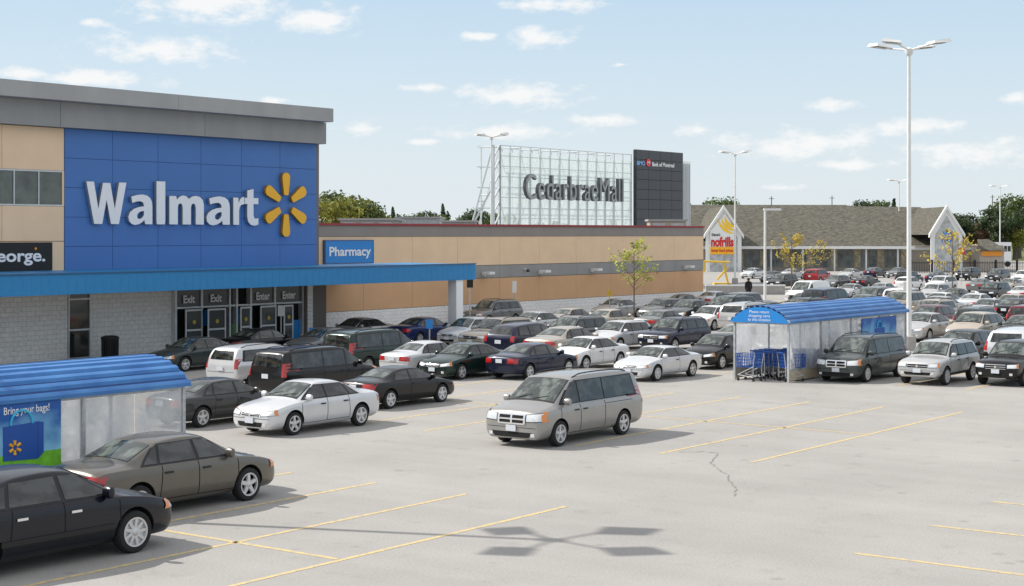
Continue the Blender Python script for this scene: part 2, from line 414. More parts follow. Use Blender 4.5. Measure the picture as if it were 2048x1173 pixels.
    mb=MB(); grid_patch(mb,topf(.006),[(x0+.05,-w0-.04),(x0+.05,w0+.04),(x1-.03,w1+.03),(x1-.03,-w1-.03)],12,8); mb.build('windshield_trim',M_plas,root,True)
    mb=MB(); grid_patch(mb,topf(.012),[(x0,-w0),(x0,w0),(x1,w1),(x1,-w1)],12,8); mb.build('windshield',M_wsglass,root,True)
    mb=MB()
    for yy in (-.5,.08):
        a=topf(.02)(x0-.02,yy); b=topf(.03)(x0-.16,yy+.45); mb.tube(a,b,.01,.007,5)
    mb.build('wiper',M_plas,root)
    rw=S['rw']
    mb=MB()
    if rw[0]=='top': grid_patch(mb,topf(.009),[(rw[1],-rw[3]),(rw[1],rw[3]),(rw[2],rw[4]),(rw[2],-rw[4])],12,8)
    else: grid_patch(mb,endf(-1,.009),[(-rw[3],rw[1]),(rw[3],rw[1]),(rw[4],rw[2]),(-rw[4],rw[2])],12,6)
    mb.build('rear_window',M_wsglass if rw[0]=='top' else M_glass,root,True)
    gy,g0,g1=S['grille']
    mb=MB(); grid_patch(mb,endf(1,.006),[(-gy,g0),(gy,g0),(gy*1.05,g1),(-gy*1.05,g1)],14,3); g=mb.build('grille',M_pureblack,root,True)
    mb=MB(); bw=S.get('bw',.009)
    for z in [g0,g1]+S.get('bars',[(g0+g1)/2]): grid_patch(mb,endf(1,.016),[(-gy,z-bw),(gy,z-bw),(gy,z+bw),(-gy,z+bw)],14,1)
    if S.get('cross'):
        for yy in (-gy,0,gy): grid_patch(mb,endf(1,.020),[(yy-.03,g0),(yy+.03,g0),(yy+.03,g1),(yy-.03,g1)],1,3)
    mb.build('grille_bar',M_chrome,g,True)
    if not S.get('cross'):
        mb=MB(); zc=(g0+g1)/2; p=endf(1,.02)(0,zc); mb.tube((p[0]-.01,0,p[2]),(p[0]+.015,0,p[2]),.05,.045,12); mb.build('badge',M_chrome,g,True)
    iy,i0_,i1_=S['intake']
    mb=MB(); grid_patch(mb,endf(1,.006),[(-iy*.85,i0_),(iy*.85,i0_),(iy,i1_),(-iy,i1_)],14,2); mb.build('air_intake',M_pureblack,root,True)
    for yy in (-1,1):
        mb=MB(); grid_patch(mb,endf(1,.012),[(yy*(iy*.9+.03),i0_+.03),(yy*(iy*.9+.15),i0_+.03),(yy*(iy*.9+.15),i0_+.12),(yy*(iy*.9+.03),i0_+.12)],3,3); mb.build('fog_light',M_head,root,True)
    for d,zz in ((1,S['pz'][0]),(-1,S['pz'][1])):
        p=endf(d,.02)(0,zz); mb=MB(); xx=p[0]; mb.box(min(xx,xx+.02*d),max(xx,xx+.02*d),-.16,.16,zz-.08,zz+.08); mb.build('licence_plate',M_plate,root)
    for d in (1,-1):
        mb=MB()
        zz=S['bump'] if d<0 else S['bump']-.12
        grid_patch(mb,endf(d,.005),[(-.80*wy,zz-.006),(.80*wy,zz-.006),(.80*wy,zz+.006),(-.80*wy,zz+.006)],16,1)
        mb.build('bumper_seam',M_pureblack,root,True)
    t,r=make_wheel_meshes(Rw,S['style'])
    wt=t.build('wheel',M_tyre,root,True); r.build('rim',M_rim,wt,True)
    rt=wt.children[0]
    wheels=[wt]
    for i in range(3):
        w2=wt.copy(); COL.objects.link(w2); r2=rt.copy(); COL.objects.link(r2); r2.parent=w2; wheels.append(w2)
    for w_,(xx,s_) in zip(wheels,((S['xf'],1),(S['xf'],-1),(S['xr'],1),(S['xr'],-1))):
        w_.location=(xx,s_*(wy-.115),Rw); w_.rotation_euler=(0,0,0 if s_>0 else math.pi)
    return root
TYPES={}
def sed_spec(d=0,**kw):
    S=dict(R=.325,w=.885,xf=1.40,xr=-1.34,
    trim=[(-1.30,.965+d),(1.08,.945+d),(.43,1.335+d*2),(-.80,1.32+d*2)],
    win=[[(.13,.985+d),(.98,.965+d),(.42,1.305+d*2),(.13,1.32+d*2)],[(-.83,.99+d),(.05,.985+d),(.05,1.32+d*2),(-.70,1.30+d*2)],[(-1.2,.995+d),(-.9,.99+d),(-.77,1.27+d*2),(-.86,1.24+d*2)]],
    seam=[((.09,.30),(.09,.95)),((1.12,.30),(1.10,.92)),((-.86,.34),(-.80,.95)),((-.86,.32),(1.12,.30))],
    handle=[(.28,.80),(-.66,.81)],mirror=(.88,.99+d),
    head=[(.40,.55),(.83,.60),(.80,.74),(.38,.665)],tail=[(.40,.70),(.82,.68),(.82,.88),(.42,.88)],
    ws=(1.08,.46,.62,.52),rw=('top',-1.42,-.82,.60,.52),grille=(.34,.555,.65),intake=(.50,.27,.40),pz=(.45,.78),bump=.62,style='five')
    S.update(kw); return S
TYPES['sedan']=(SEDAN,sed_spec())
TYPES['sedan_cap']=(SEDAN,sed_spec(style='cap',hm=M_chrome,grille=(.38,.53,.66),mould=(-1.0,1.0,.48)))
TYPES['coupe']=(COUPE,sed_spec(-.03,win=[[(-.25,.955),(.98,.935),(.40,1.245),(-.2,1.26)],[(-1.05,.965),(-.33,.955),(-.28,1.255),(-.8,1.21)]],seam=[((-.3,.30),(-.27,.93)),((1.12,.30),(1.10,.90)),((-.3,.30),(1.12,.30))],handle=[(-.1,.80)],trim=[(-1.25,.935),(1.06,.92),(.41,1.27),(-.78,1.255)],head=[(.40,.53),(.83,.57),(.80,.69),(.38,.63)]))
TYPES['van']=(VAN,dict(R=.345,w=.98,xf=1.66,xr=-1.46,trim=[(-2.18,1.10),(1.64,1.09),(.95,1.69),(-2.08,1.69)],
    win=[[(.74,1.12),(1.54,1.11),(.93,1.65),(.74,1.66)],[(-.46,1.12),(.68,1.12),(.68,1.66),(-.46,1.67)],[(-2.09,1.13),(-.52,1.12),(-.52,1.67),(-2.02,1.65)]],
    seam=[((.71,.32),(.71,1.06)),((1.62,.74),(1.60,1.0)),((-.49,.32),(-.49,1.06)),((-.49,.32),(1.2,.32)),((-1.9,.98),(-.49,.98))],
    handle=[(.90,.92),(.50,.92)],mirror=(1.42,1.15),head=[(.46,.68),(.95,.71),(.92,.95),(.46,.90)],tail=[(.80,.84),(.95,.84),(.90,1.32),(.77,1.32)],
    ws=(1.69,.91,.74,.66),rw=('end',1.19,1.64,.68,.62),grille=(.42,.64,.88),intake=(.66,.28,.42),pz=(.52,.85),bump=.66,style='five',rail=(-2.0,.7,.65),cross=True,bars=[.76],bw=.020))
TYPES['suv']=(SUV,dict(R=.36,w=.925,xf=1.42,xr=-1.36,trim=[(-1.95,1.12),(1.0,1.09),(.46,1.56),(-1.80,1.54)],
    win=[[(.12,1.14),(.90,1.12),(.44,1.52),(.12,1.535)],[(-.82,1.14),(.04,1.14),(.04,1.535),(-.80,1.535)],[(-1.84,1.15),(-.90,1.14),(-.88,1.535),(-1.72,1.50)]],
    seam=[((.08,.42),(.08,1.07)),((1.06,.42),(1.04,1.03)),((-.86,.60),(-.86,1.08)),((-.8,.42),(1.06,.42))],
    handle=[(.26,.94),(-.68,.95)],mirror=(.84,1.14),head=[(.44,.71),(.86,.73),(.84,.90),(.44,.87)],tail=[(.74,.85),(.88,.85),(.85,1.22),(.72,1.22)],
    ws=(1.0,.46,.68,.60),rw=('end',1.18,1.52,.62,.56),grille=(.40,.70,.85),intake=(.58,.42,.54),pz=(.60,.85),bump=.72,style='six',rail=(-1.8,.3,.60),mould=(-1.9,1.9,.42)))
TYPES['hatch']=(HATCH,sed_spec(xf=1.28,xr=-1.28,trim=[(-1.75,.97),(1.10,.945),(.44,1.39),(-1.55,1.35)],
    win=[[(.13,.985),(1.0,.965),(.43,1.36),(.13,1.38)],[(-.85,.99),(.05,.985),(.05,1.38),(-.82,1.37)],[(-1.62,1.0),(-.93,.99),(-.90,1.365),(-1.48,1.32)]],
    rw=('end',1.04,1.34,.58,.50),tail=[(.62,.72),(.80,.72),(.80,.98),(.64,.98)],bump=.6,pz=(.46,.72),ws=(1.1,.5,.62,.53)))
CARGO=[(x,zb,w,zs+.05,(zt+.22 if zt>1.3 else zt+.06),wt+.04) for x,zb,w,zs,zt,wt in VAN]
cs=dict(TYPES['van'][1]); cs.update(trim=[(.80,1.18),(1.64,1.17),(.98,1.78),(.80,1.79)],win=[[(.86,1.21),(1.52,1.20),(.96,1.74),(.86,1.75)]],rail=None,rw=('end',1.3,1.75,.66,.60),style='cap',handle=[(.90,.95)])
TYPES['cargo']=(CARGO,cs)
SRC={k:make_car(k,*v) for k,v in TYPES.items()}
DIM={k:(v[0][-1][0]-v[0][0][0],v[1]['w']*2) for k,v in TYPES.items()}
CARS=[
(472,760,872,'sedan','F','lsilver','bright silver sedan alone in front of the black coupe, facing lower left'),
(700,892,820,'coupe','B','black','glossy black coupe just behind the bright silver sedan, nose to the right'),
(966,1300,894,'van','F','vgrey','grey minivan standing alone in the middle of the empty stalls'),
(335,532,858,'sedan','B','dgrey','dark grey sedan half hidden behind the end of the left cart shelter'),
(430,625,782,'suv','B','lsilver','silver estate with black rear glass behind the dark grey sedan, tail toward camera'),
(518,742,800,'van','B','black','black minivan with red tail light beside the silver estate'),
(782,928,755,'sedan','B','lsilver','pale silver sedan with red tail lights left of the dark green sedan'),
(864,1030,762,'sedan','F','green','very dark green sedan facing the aisle, right of the pale silver sedan'),
(990,1140,758,'sedan','B','navy','dark navy sedan showing its tail, right of the dark green sedan'),
(1078,1250,745,'sedan','F','white','white sedan directly behind the roof of the lone grey minivan'),
(1228,1405,764,'coupe','F','lsilver','silver coupe facing the aisle left of the black hatchback'),
(1390,1490,740,'hatch','F','black','black hatchback parked at the left side of the right cart shelter'),
(667,832,748,'van','B','green','dark green minivan behind the black minivan, tail toward camera'),
(463,612,722,'sedan','B','black','black sedan nearest the shop exit doors'),
(585,690,718,'sedan','F','grey','grey sedan next to the black sedan by the shop doors'),
(660,780,692,'sedan','F','silver','silver sedan behind the dark green minivan, close to the shop wall'),
(805,890,690,'sedan','B','blue','bright blue sedan tucked behind the pale silver sedan'),
(876,1010,694,'hatch','F','lsilver','pale silver hatchback left of the beige off roader'),
(936,1100,708,'suv','F','beige','beige off roader parked in the second row'),
(923,1045,655,'suv','F','grey','grey off roader parked closest to the canopy column'),
(1012,1130,675,'sedan','F','silver','silver sedan right of the grey off roader near the wing wall'),
(1078,1205,702,'suv','F','grey','grey estate with roof rails behind the white sedan'),
(1095,1190,665,'sedan','B','champ','champagne sedan with red tail lights, left of its beige neighbour'),
(1165,1275,668,'sedan','B','beige','beige sedan below the sapling trunk'),
(1160,1282,702,'hatch','F','lsilver','silver hatchback behind the silver coupe'),
(1262,1390,670,'sedan','B','grey','grey sedan with red lights behind the dark blue off roader'),
(1280,1418,706,'suv','F','navy','dark blue off roader behind the silver coupe'),
(1120,1212,630,'suv','F','silver','silver off roader nearest the wing wall in the back row'),
(1268,1350,617,'sedan','F','champ','champagne sedan farthest along the wing wall'),
(1275,1378,642,'hatch','F','grey','grey hatchback right of the sapling'),
(1368,1482,662,'hatch','F','white','white hatchback left of the right cart shelter roof'),
(1400,1460,620,'sedan','B','silver','silver sedan in the back row near the corner of the wing'),
(1425,1530,634,'suv','F','grey','grey off roader behind the white hatchback'),
(1563,1670,612,'cargo','F','white','white windowless delivery van behind the right cart shelter'),
(1565,1655,625,'sedan','F','dgrey','dark sedan directly in front of the white delivery van'),
(1628,1826,766,'van','F','slate','slate green minivan parked against the right cart shelter'),
(1784,1972,772,'suv','F','silver','silver off roader with black lower trim beside the slate green minivan'),
(1938,2125,774,'suv','F','black','black off roader cut by the right picture edge in the front row'),
(1812,1918,654,'suv','F','beige','pale beige off roader beside the tall lamp post'),
(1903,2020,674,'suv','B','slate','dark green off roader behind the silver one with black trim'),
(2008,2120,668,'suv','B','red','maroon off roader cut by the right edge in the second row'),
(1668,1738,600,'sedan','F','silver','silver sedan just right of the white delivery van'),
(1735,1800,597,'sedan','B','silver','silver sedan second to the right of the white delivery van'),
(1780,1855,582,'hatch','B','white','white hatchback left of the lamp post in the far rows'),
(1845,1920,586,'suv','F','white','white off roader under the far right sapling'),
(1870,1950,612,'sedan','F','dgrey','dark grey sedan behind the pale beige off roader'),
(1950,2022,604,'suv','F','black','black off roader behind the dark green off roader'),
(2005,2090,606,'sedan','B','lsilver','pale silver sedan with red light at the right edge'),
(1600,1674,568,'suv','B','sred','crimson off roader in front of the supermarket gable'),
(1910,1962,562,'suv','F','black','small looking black off roader near the black fence'),
(1962,2028,566,'suv','F','dgrey','dark off roader near the black fence, second from right edge'),
(2022,2075,570,'suv','F','white','white off roader near the black fence at right edge'),
(1480,1532,558,'sedan','F','lsilver','pale silver sedan left end of the row before the supermarket'),
(1520,1572,566,'sedan','F','grey','grey sedan second in the row before the supermarket'),
(1556,1612,560,'sedan','B','silver','silver sedan third in the row before the supermarket'),
(1535,1592,580,'suv','F','dgrey','charcoal off roader between the short lamp and a sapling'),
(1672,1730,560,'sedan','F','silver','silver sedan right of the crimson off roader'),
(1722,1778,556,'sedan','B','navy','navy sedan fifth in the row before the supermarket'),
(1770,1822,557,'sedan','F','grey','grey sedan in far row left of the tall lamp post'),
(1788,1850,572,'suv','B','black','black off roader behind the tall lamp post'),
(1845,1905,568,'sedan','B','navy','navy sedan right of the tall lamp post, near the fence'),
(1640,1705,578,'hatch','F','grey','grey hatchback in the row behind the delivery van'),
(1700,1765,578,'sedan','B','black','black sedan in the row behind the delivery van'),
(1835,1905,602,'hatch','F','silver','silver hatchback between the tall lamp post and the sapling'),
(1930,1995,586,'sedan','B','grey','grey sedan in the far rows left of the black off roader'),
(1990,2050,586,'sedan','F','champ','champagne sedan in the far rows at right'),
(1925,2030,640,'sedan','F','silver','silver sedan roof showing behind the dark green off roader'),
(1335,1402,628,'sedan','B','dgrey','dark sedan beneath the end of the wing wall'),
(1198,1272,640,'sedan','F','silver','silver sedan left of the sapling trunk, back row'),
(345,440,745,'sedan','F','slate','slate coloured sedan roof above the left cart shelter end'),
]
placed=[]
for c in CARS:
    xl,xr,yb,t=c[:4]; L,Wd=DIM[t]
    Zc=F*H/(yb-HY)+ (L*.5*.62*.8+Wd*.5*.6)
    ex=(L*.6+Wd*.8)*F/Zc; s=max(.9,min(1.13,(xr-xl)/ex))
    pc=(xl+xr)/2; X=(pc-CX)/F*Zc
    placed.append([.6*X+.8*Zc,-.8*X+.6*Zc,L*s,Wd*s,s,c])
placed.append([16.3,22.3,5.2,1.85,1.1,(0,0,0,'sedan_cap','B','bnavy','black navy full size sedan in the lower left corner, nose to the right')])
placed.append([21.25,24.55,4.75,1.8,1.03,(0,0,0,'sedan','B','taupe','taupe grey sedan in front of the left cart shelter, nose to the right')])
KU,KV=52.35,26.75
FIX=[(17.8,27.2,10.5,2.5),(KU+5.25,KV+1.1,10.8,2.3)]
for it in range(60):
    for i in range(len(placed)):
        a=placed[i]
        for j in range(i+1,len(placed)):
            b=placed[j]; dx=b[0]-a[0]; dy=b[1]-a[1]
            ox=(a[2]+b[2])/2+.15-abs(dx); oy=(a[3]+b[3])/2+.35-abs(dy)
            if ox>0 and oy>0:
                if oy<ox: s=oy/2*(1 if dy>=0 else -1); a[1]-=s; b[1]+=s
                else: s=ox/2*(1 if dx>=0 else -1); a[0]-=s; b[0]+=s
        if a[0]<70:
            for (fx,fy,fl,fw) in FIX:
                dx=a[0]-fx; dy=a[1]-fy; ox=(a[2]+fl)/2-abs(dx); oy=(a[3]+fw)/2+.1-abs(dy)
                if ox>0 and oy>0: a[1]+=oy*(1 if dy>=0 else -1)
VS=[18.15+2.52*i for i in range(19)]
MODS=((53.8,60.3,66.8),(74.5,81,87.5),(95,101.5,108),(116,122.5,129),(137,143.5,150),(158,164.5,171))
ORD=['first','second','third','fourth','fifth','sixth','seventh','eighth','ninth','tenth','eleventh','twelfth','thirteenth','fourteenth','fifteenth','sixteenth','seventeenth','eighteenth','nineteenth','twentieth']
NUM=['one','two','three','four','five','six','seven','eight','nine','ten','eleven','twelve']
KEEP=[G(1497,601),G(1268,640),G(1583,600),G(1905,606),G(1640,565),C2W(18.36,74,0)[:2],C2W((1530-CX)/F*131,131,0)[:2],G(1815,640),G(1029,650),G(940,662),G(859,712)]
frng=random.Random(99)
ck=['silver','lsilver','grey','dgrey','black','navy','champ','white','green','red','silver','grey','slate','beige','silver','lsilver']
cn={'silver':'silver','lsilver':'pale silver','grey':'grey','dgrey':'dark grey','black':'black','navy':'navy','champ':'champagne','white':'white','green':'dark green','red':'maroon','slate':'slate','beige':'beige','blue':'blue'}
tn={'sedan':'sedan','suv':'off roader','hatch':'hatchback','van':'minivan','coupe':'coupe'}
row=0
for (m0,um,m1) in MODS:
    for sgn in (-1,1):
        row+=1; cnt=0
        for i in range(-3,17):
            v=18.15+2.52*(i+.5); u=um+sgn*3.25+frng.uniform(-.3,.3)
            X=.6*u-.8*v; Z=.8*u+.6*v; px=CX+F*X/Z; py=HY+F*H/Z
            if px<1000 or px>2090 or v>54: continue
            if u>150 and px>1500 and Z>195: continue
            if v>40 and u>110: continue
            if 1430<px<1560 and py<640: continue
            t=frng.choice(['sedan','sedan','suv','hatch','van','sedan','suv']); colr=frng.choice(ck); face=frng.choice('FFB')
            if px<1450:
                if t in ('van','suv'): t='hatch'
                if colr in ('black','dgrey','red','green'): colr='silver'
            L,Wd=DIM[t]
            if frng.random()<.06: continue
            if any(abs(u-b[0])<(L+b[2])/2+.1 and abs(v-b[1])<(Wd+b[3])/2+.22 for b in placed): continue
            if any(abs(u-fx)<(L+fl)/2+.1 and abs(v-fy)<(Wd+fw)/2+.1 for fx,fy,fl,fw in FIX): continue
            if any(abs(u-k[0])<L/2+.5 and abs(v-k[1])<Wd/2+.5 for k in KEEP): continue
            cnt+=1
            placed.append([u,v,L,Wd,1.0,(px,0,py,t,face,colr,'%s %s parked %s from right, lot row %s behind shelter mouth'%(cn[colr],tn[t],ORD[cnt-1],NUM[row-1]))])
FARSKIP=('door_seam','door_handle','wiper','bumper_seam','fog_light','grille_bar','side_moulding','roof_rail','badge','turn_signal','windshield_trim')
for (u,v,L,Wd,s,c) in placed:
    t,face,colr,lab=c[3],c[4],c[5],c[6]
    far=(.8*u+.6*v)>105
    r=copy_tree(SRC[t],None,FARSKIP if far else (),PT[colr])
    r.name='parked_car' if t!='cargo' else 'delivery_van'
    r.location=(u,v,0); r.rotation_euler=(0,0,(math.pi if face=='F' else 0)+rng.uniform(-.015,.015)); r.scale=(s,s,s)
    tag(r,lab,'van' if t=='cargo' else 'car','parked cars')
for r in SRC.values():
    for ch in list(r.children_recursive): bpy.data.objects.remove(ch)
    bpy.data.objects.remove(r)

# ---------------- GROUND
def ground_mat():
    m,nt,b=nodes('sunlit asphalt'); N=nt.nodes.new; Lk=nt.links.new
    tc=N('ShaderNodeTexCoord')
    def noise(sc,det,rough=.6,vec=None):
        n=N('ShaderNodeTexNoise'); n.inputs['Scale'].default_value=sc; n.inputs['Detail'].default_value=det; n.inputs['Roughness'].default_value=rough
        Lk(vec or tc.outputs['Object'],n.inputs['Vector']); return n
    def mr(src,a,b_,c,d):
        r=N('ShaderNodeMapRange'); r.inputs['From Min'].default_value=a; r.inputs['From Max'].default_value=b_; r.inputs['To Min'].default_value=c; r.inputs['To Max'].default_value=d
        Lk(src,r.inputs['Value']); return r.outputs[0]
    def mul(a,b_):
        r=N('ShaderNodeMath'); r.operation='MULTIPLY'; Lk(a,r.inputs[0]); Lk(b_,r.inputs[1]); return r.outputs[0]
    f1=mr(noise(22,5,.8).outputs[0],.3,.7,.78,1.20)
    f2=mr(noise(.22,7).outputs[0],.3,.7,.90,1.07)
    f3=mr(noise(1.1,6,.65).outputs[0],.58,.74,1.0,.84)
    mp=N('ShaderNodeMapping'); mp.inputs['Scale'].default_value=(.9,.06,1); Lk(tc.outputs['Object'],mp.inputs[0])
    f4=mr(noise(1.0,4,.5,mp.outputs[0]).outputs[0],.3,.7,.95,1.05)
    vo=N('ShaderNodeTexVoronoi'); vo.feature='DISTANCE_TO_EDGE'; vo.inputs['Scale'].default_value=.07
    nw=noise(.8,5); va=N('ShaderNodeVectorMath'); va.operation='MULTIPLY_ADD'; va.inputs[1].default_value=(3,3,0)
    Lk(nw.outputs['Color'],va.inputs[0]); Lk(tc.outputs['Object'],va.inputs[2]); Lk(va.outputs[0],vo.inputs['Vector'])
    cr=mr(vo.outputs['Distance'],0,.003,.88,1.0)
    vd=N('ShaderNodeTexVoronoi'); vd.inputs['Scale'].default_value=.8; Lk(tc.outputs['Object'],vd.inputs['Vector'])
    dr=mr(vd.outputs['Distance'],.04,.12,.80,1.0)
    f=mul(mul(mul(f1,f2),mul(f3,cr)),mul(f4,dr))
    sc=N('ShaderNodeVectorMath'); sc.operation='SCALE'; sc.inputs[0].default_value=(.372,.356,.334); Lk(f,sc.inputs['Scale'])
    Lk(sc.outputs[0],b.inputs['Base Color']); b.inputs['Roughness'].default_value=.9
    bp=N('ShaderNodeBump'); bp.inputs['Strength'].default_value=.3; bp.inputs['Distance'].default_value=.01
    Lk(noise(60,3).outputs[0],bp.inputs['Height']); Lk(bp.outputs[0],b.inputs['Normal'])
    return m
mb=MB(); mb.face([(-3000,-3000,-.03),(6000,-3000,-.03),(6000,6000,-.03),(-3000,6000,-.03)])
tag(mb.build('ground',M_grass),kind='structure')
mb=MB(); mb.face([(-60,-60,0),(330,-60,0),(330,75,0),(300,140,0),(180,140,0),(-60,140,0)])
M_asph=ground_mat()
tag(mb.build('parking_lot',M_asph),kind='structure')
def line_mat():
    m,nt,b=nodes('worn yellow paint'); N=nt.nodes.new
    tc=N('ShaderNodeTexCoord'); n=N('ShaderNodeTexNoise'); n.inputs['Scale'].default_value=6; n.inputs['Detail'].default_value=8; n.inputs['Roughness'].default_value=.75
    nt.links.new(tc.outputs['Object'],n.inputs['Vector'])
    cr=N('ShaderNodeValToRGB'); cr.color_ramp.elements[0].position=.40; cr.color_ramp.elements[0].color=(.43,.385,.30,1)
    cr.color_ramp.elements[1].position=.56; cr.color_ramp.elements[1].color=(.72,.54,.22,1)
    nt.links.new(n.outputs[0],cr.inputs[0]); nt.links.new(cr.outputs[0],b.inputs['Base Color']); b.inputs['Roughness'].default_value=.8
    return m
M_line=line_mat()
mb=MB()
def ln(u0,v0,u1,v1,w=.055):
    d=Vector((u1-u0,v1-v0,0)).normalized(); p=Vector((-d.y,d.x,0))*w
    a=Vector((u0,v0,.004)); b=Vector((u1,v1,.004)); mb.face([a-p,b-p,b+p,a+p])
vs=[18.15+2.52*i for i in range(13)]
for (u0,um,u1) in ((13,19.5,26.0),(33.6,40.2,46.9),(53.8,60.3,66.8),(74.5,81,87.5),(95,101.5,108),(116,122.5,129),(137,143.5,150)):
    for v in (vs if u0<110 else vs[:7]): ln(u0,v,u1,v)
    ln(um,vs[0]+.07,um,vs[-1] if u0<110 else vs[6])
    if u0>50:
        for k in range(1,6): ln(u0,18.15-2.52*k,u1,18.15-2.52*k)
for u in [25.1+3.25*k-13 for k in range(12)]: ln(u,6.2,u,11.6,.055)
for k in range(9): ln(41+1.6*k,49.5,42.4+1.6*k,51.0,.06)
tag(mb.build('road_markings',M_line),kind='structure')
mb=MB(); pts=[(1360,905),(1412,904),(1440,908),(1421,925),(1437,940),(1455,950),(1462,968),(1472,976),(1468,995)]
pp=[]
for i in range(len(pts)-1):
    for s in range(7):
        t=s/7; pp.append((pts[i][0]*(1-t)+pts[i+1][0]*t+rng.uniform(-3,3),pts[i][1]*(1-t)+pts[i+1][1]*t+rng.uniform(-.6,.6)))
for i,(a,b) in enumerate(zip(pp[:-1],pp[1:])):
    if i%9==7: continue
    A=Vector((*G(*a),.005)); B=Vector((*G(*b),.005)); d=(B-A)
    if d.length<.01: continue
    d.normalize(); w=rng.uniform(.008,.022); p=Vector((-d.y,d.x,0))*w; mb.face([A-p,B-p,B+p,A+p])
tag(mb.build('pavement_crack',mat('crack',(.24,.23,.21),.95)),kind='structure')
mb=MB(); mb.box(20,64.4,51.6,55.4,-.02,.13); mb.box(64.4,112,57.6,60,-.02,.131)
tag(mb.build('pavement',M_conc),kind='structure')
mb=MB(); mb.box(20,64.3,51.42,51.6,-.02,.136); mb.box(64.6,112,57.42,57.6,-.02,.136)
tag(mb.build('kerb',M_gold),kind='structure')

# ---------------- SHOP (main)
VB=55.4
root=empty('store_building',(45,VB,0),'large blue and beige store with grey cornice and blue entrance canopy','building')
def panels(mb,u0,u1,z0,z1,v,nu,nz,gap=.025,th=.05,zs=None):
    zz=zs or [z0+(z1-z0)*i/nz for i in range(nz+1)]
    for i in range(nu):
        for j in range(len(zz)-1):
            a=u0+(u1-u0)*i/nu; b=u0+(u1-u0)*(i+1)/nu
            mb.box(a+gap/2,b-gap/2,v-th,v,zz[j]+gap/2,zz[j+1]-gap/2)
uL=18.0; uB0=U(127,VB); uB1=U(631,VB)
mb=MB(); mb.box(uL,uB1+.25,VB,VB+40,0,11.0); mb.build('wall',M_joint,root)
mb=MB(); mb.box(uL,U(133,VB),VB-.06,VB-.001,0,3.6); mb.box(U(180,VB),U(348,VB),VB-.06,VB-.001,0,3.6); mb.build('brick_base',M_wbrick,root)
mb=MB(); mb.box(uB0-.02,uB1+.02,VB-.035,VB-.002,3.6,9.85); mb.build('blue_backing',M_bluejoint,root)
mb=MB(); panels(mb,uB0,uB1,3.62,9.83,VB-.036,6,5,gap=.02,th=.03); mb.build('blue_panel',M_blue,root)
mb=MB()
wz0=W(60,412,VB)[1]; wz1=W(60,340,VB)[1]
panels(mb,uL,uB0-.03,3.62,wz0,VB-.03,8,2,th=.05); panels(mb,uL,uB0-.03,wz1,9.83,VB-.03,8,1)
mb.box(U(122,VB),uB0-.03,VB-.08,VB-.03,wz0,wz1)
mb.build('beige_panel',M_beige,root)
ue=U(122,VB)
for i in range(8):
    b=ue-1.2*i; a=b-1.2
    mb=MB(); mb.box(a,b,VB-.04,VB-.005,wz0,wz1); w_=mb.build('window',mat('upper window glass',(.07,.085,.07),.05,noise=.7,scale=1.5,ior=1.8),root)
    mb=MB(); mb.box(a,a+.05,VB-.09,VB-.04,wz0,wz1); mb.box(a+.05,b,VB-.09,VB-.04,wz1-.06,wz1); mb.box(a+.05,b,VB-.09,VB-.04,wz0,wz0+.06); mb.build('frame',M_alu,w_)
mb=MB()
for i in range(5):
    a=uL+(uB1+.25-uL)*i/5+.01; b=uL+(uB1+.25-uL)*(i+1)/5-.01
    mb.box(a,b,VB-.5,VB-.001,9.84,10.89)
mb.build('frieze',M_greyd,root)
mb=MB(); ucr=W(667,218,54.3)[0]
for i in range(4):
    a=uL+(ucr-uL)*i/4+.008; b=uL+(ucr-uL)*(i+1)/4-.008
    mb.box(a,b,54.3,VB+40,10.9,11.56)
mb.build('cornice',M_grey,root)
VC=50.6; uC=U(951,VC)
mb=MB(); mb.box(uL,uC,VC+.05,VB-.07,3.10,3.58); mb.box(uB1+.3,uC,VB-.07,59.9,3.1,3.58); mb.build('canopy_soffit',M_grey,root)
mb=MB(); mb.box(uL,uC,VC,VC+.05,3.06,3.84)
n=int((uC-uL)/.42)
for i in range(n):
    a=uL+i*.42; mb.box(a,a+.36,VC-.004,VC-.001,3.075,3.83)
mb.build('canopy_fascia',M_bluec,root)
mb=MB(); mb.box(uL,uC,VC-.05,VC+.05,3.845,3.90); mb.build('canopy_edge',mat('canopy edge',(.03,.12,.26),.5),root)
mb=MB(); mb.face([(uL,VC-.01,3.85),(uC,VC-.01,3.85),(uC,VB-.08,3.87),(uL,VB-.08,3.87)]); mb.build('canopy_roof',M_bluec,root)
mb=MB(); uc=U(909,VC+.4); mb.box(uc-.27,uc+.27,VC+.06,VC+.6,0.0,3.1); mb.build('column',mat('column white',(.95,.95,.93),.6,noise=.03),root)
mb=MB(); a,b=U(134,VB),U(179,VB); mb.box(a,b,VB-.03,VB-.002,.1,3.5); w_=mb.build('tall_window',M_darkgl,root)
mb=MB()
for x in (a,b-.06): mb.box(x,x+.06,VB-.1,VB-.03,.1,3.5)
for z in (.1,1.3,2.6): mb.box(a+.06,b-.06,VB-.1,VB-.03,z,z+.07)
mb.build('window_frame',M_alu,w_)
VD=VB-.25
uE0,uE1=U(348,VD),U(606,VD)
mb=MB(); mb.box(uE0,uE1,VB-.02,VB-.003,.13,3.5); mb.build('entrance_dark_sheet',M_pureblack,root)  # flat black sheet, painted darkness of the interior behind the doors
mb=MB()
def post(px,w=.10):
    u=U(px,VD); mb.box(u-w/2,u+w/2,VD-.08,VD+.2,.13,3.4)
for px in (350,402,458,472,500,548,604): post(px)
for z in (2.02,2.86): mb.box(uE0+.1,uE1-.1,VD-.06,VD+.18,z,z+.08)
mb.build('entrance_frame',M_alu,root)
fm=lambda v: (lambda a,b,d:(a,v-d,b))
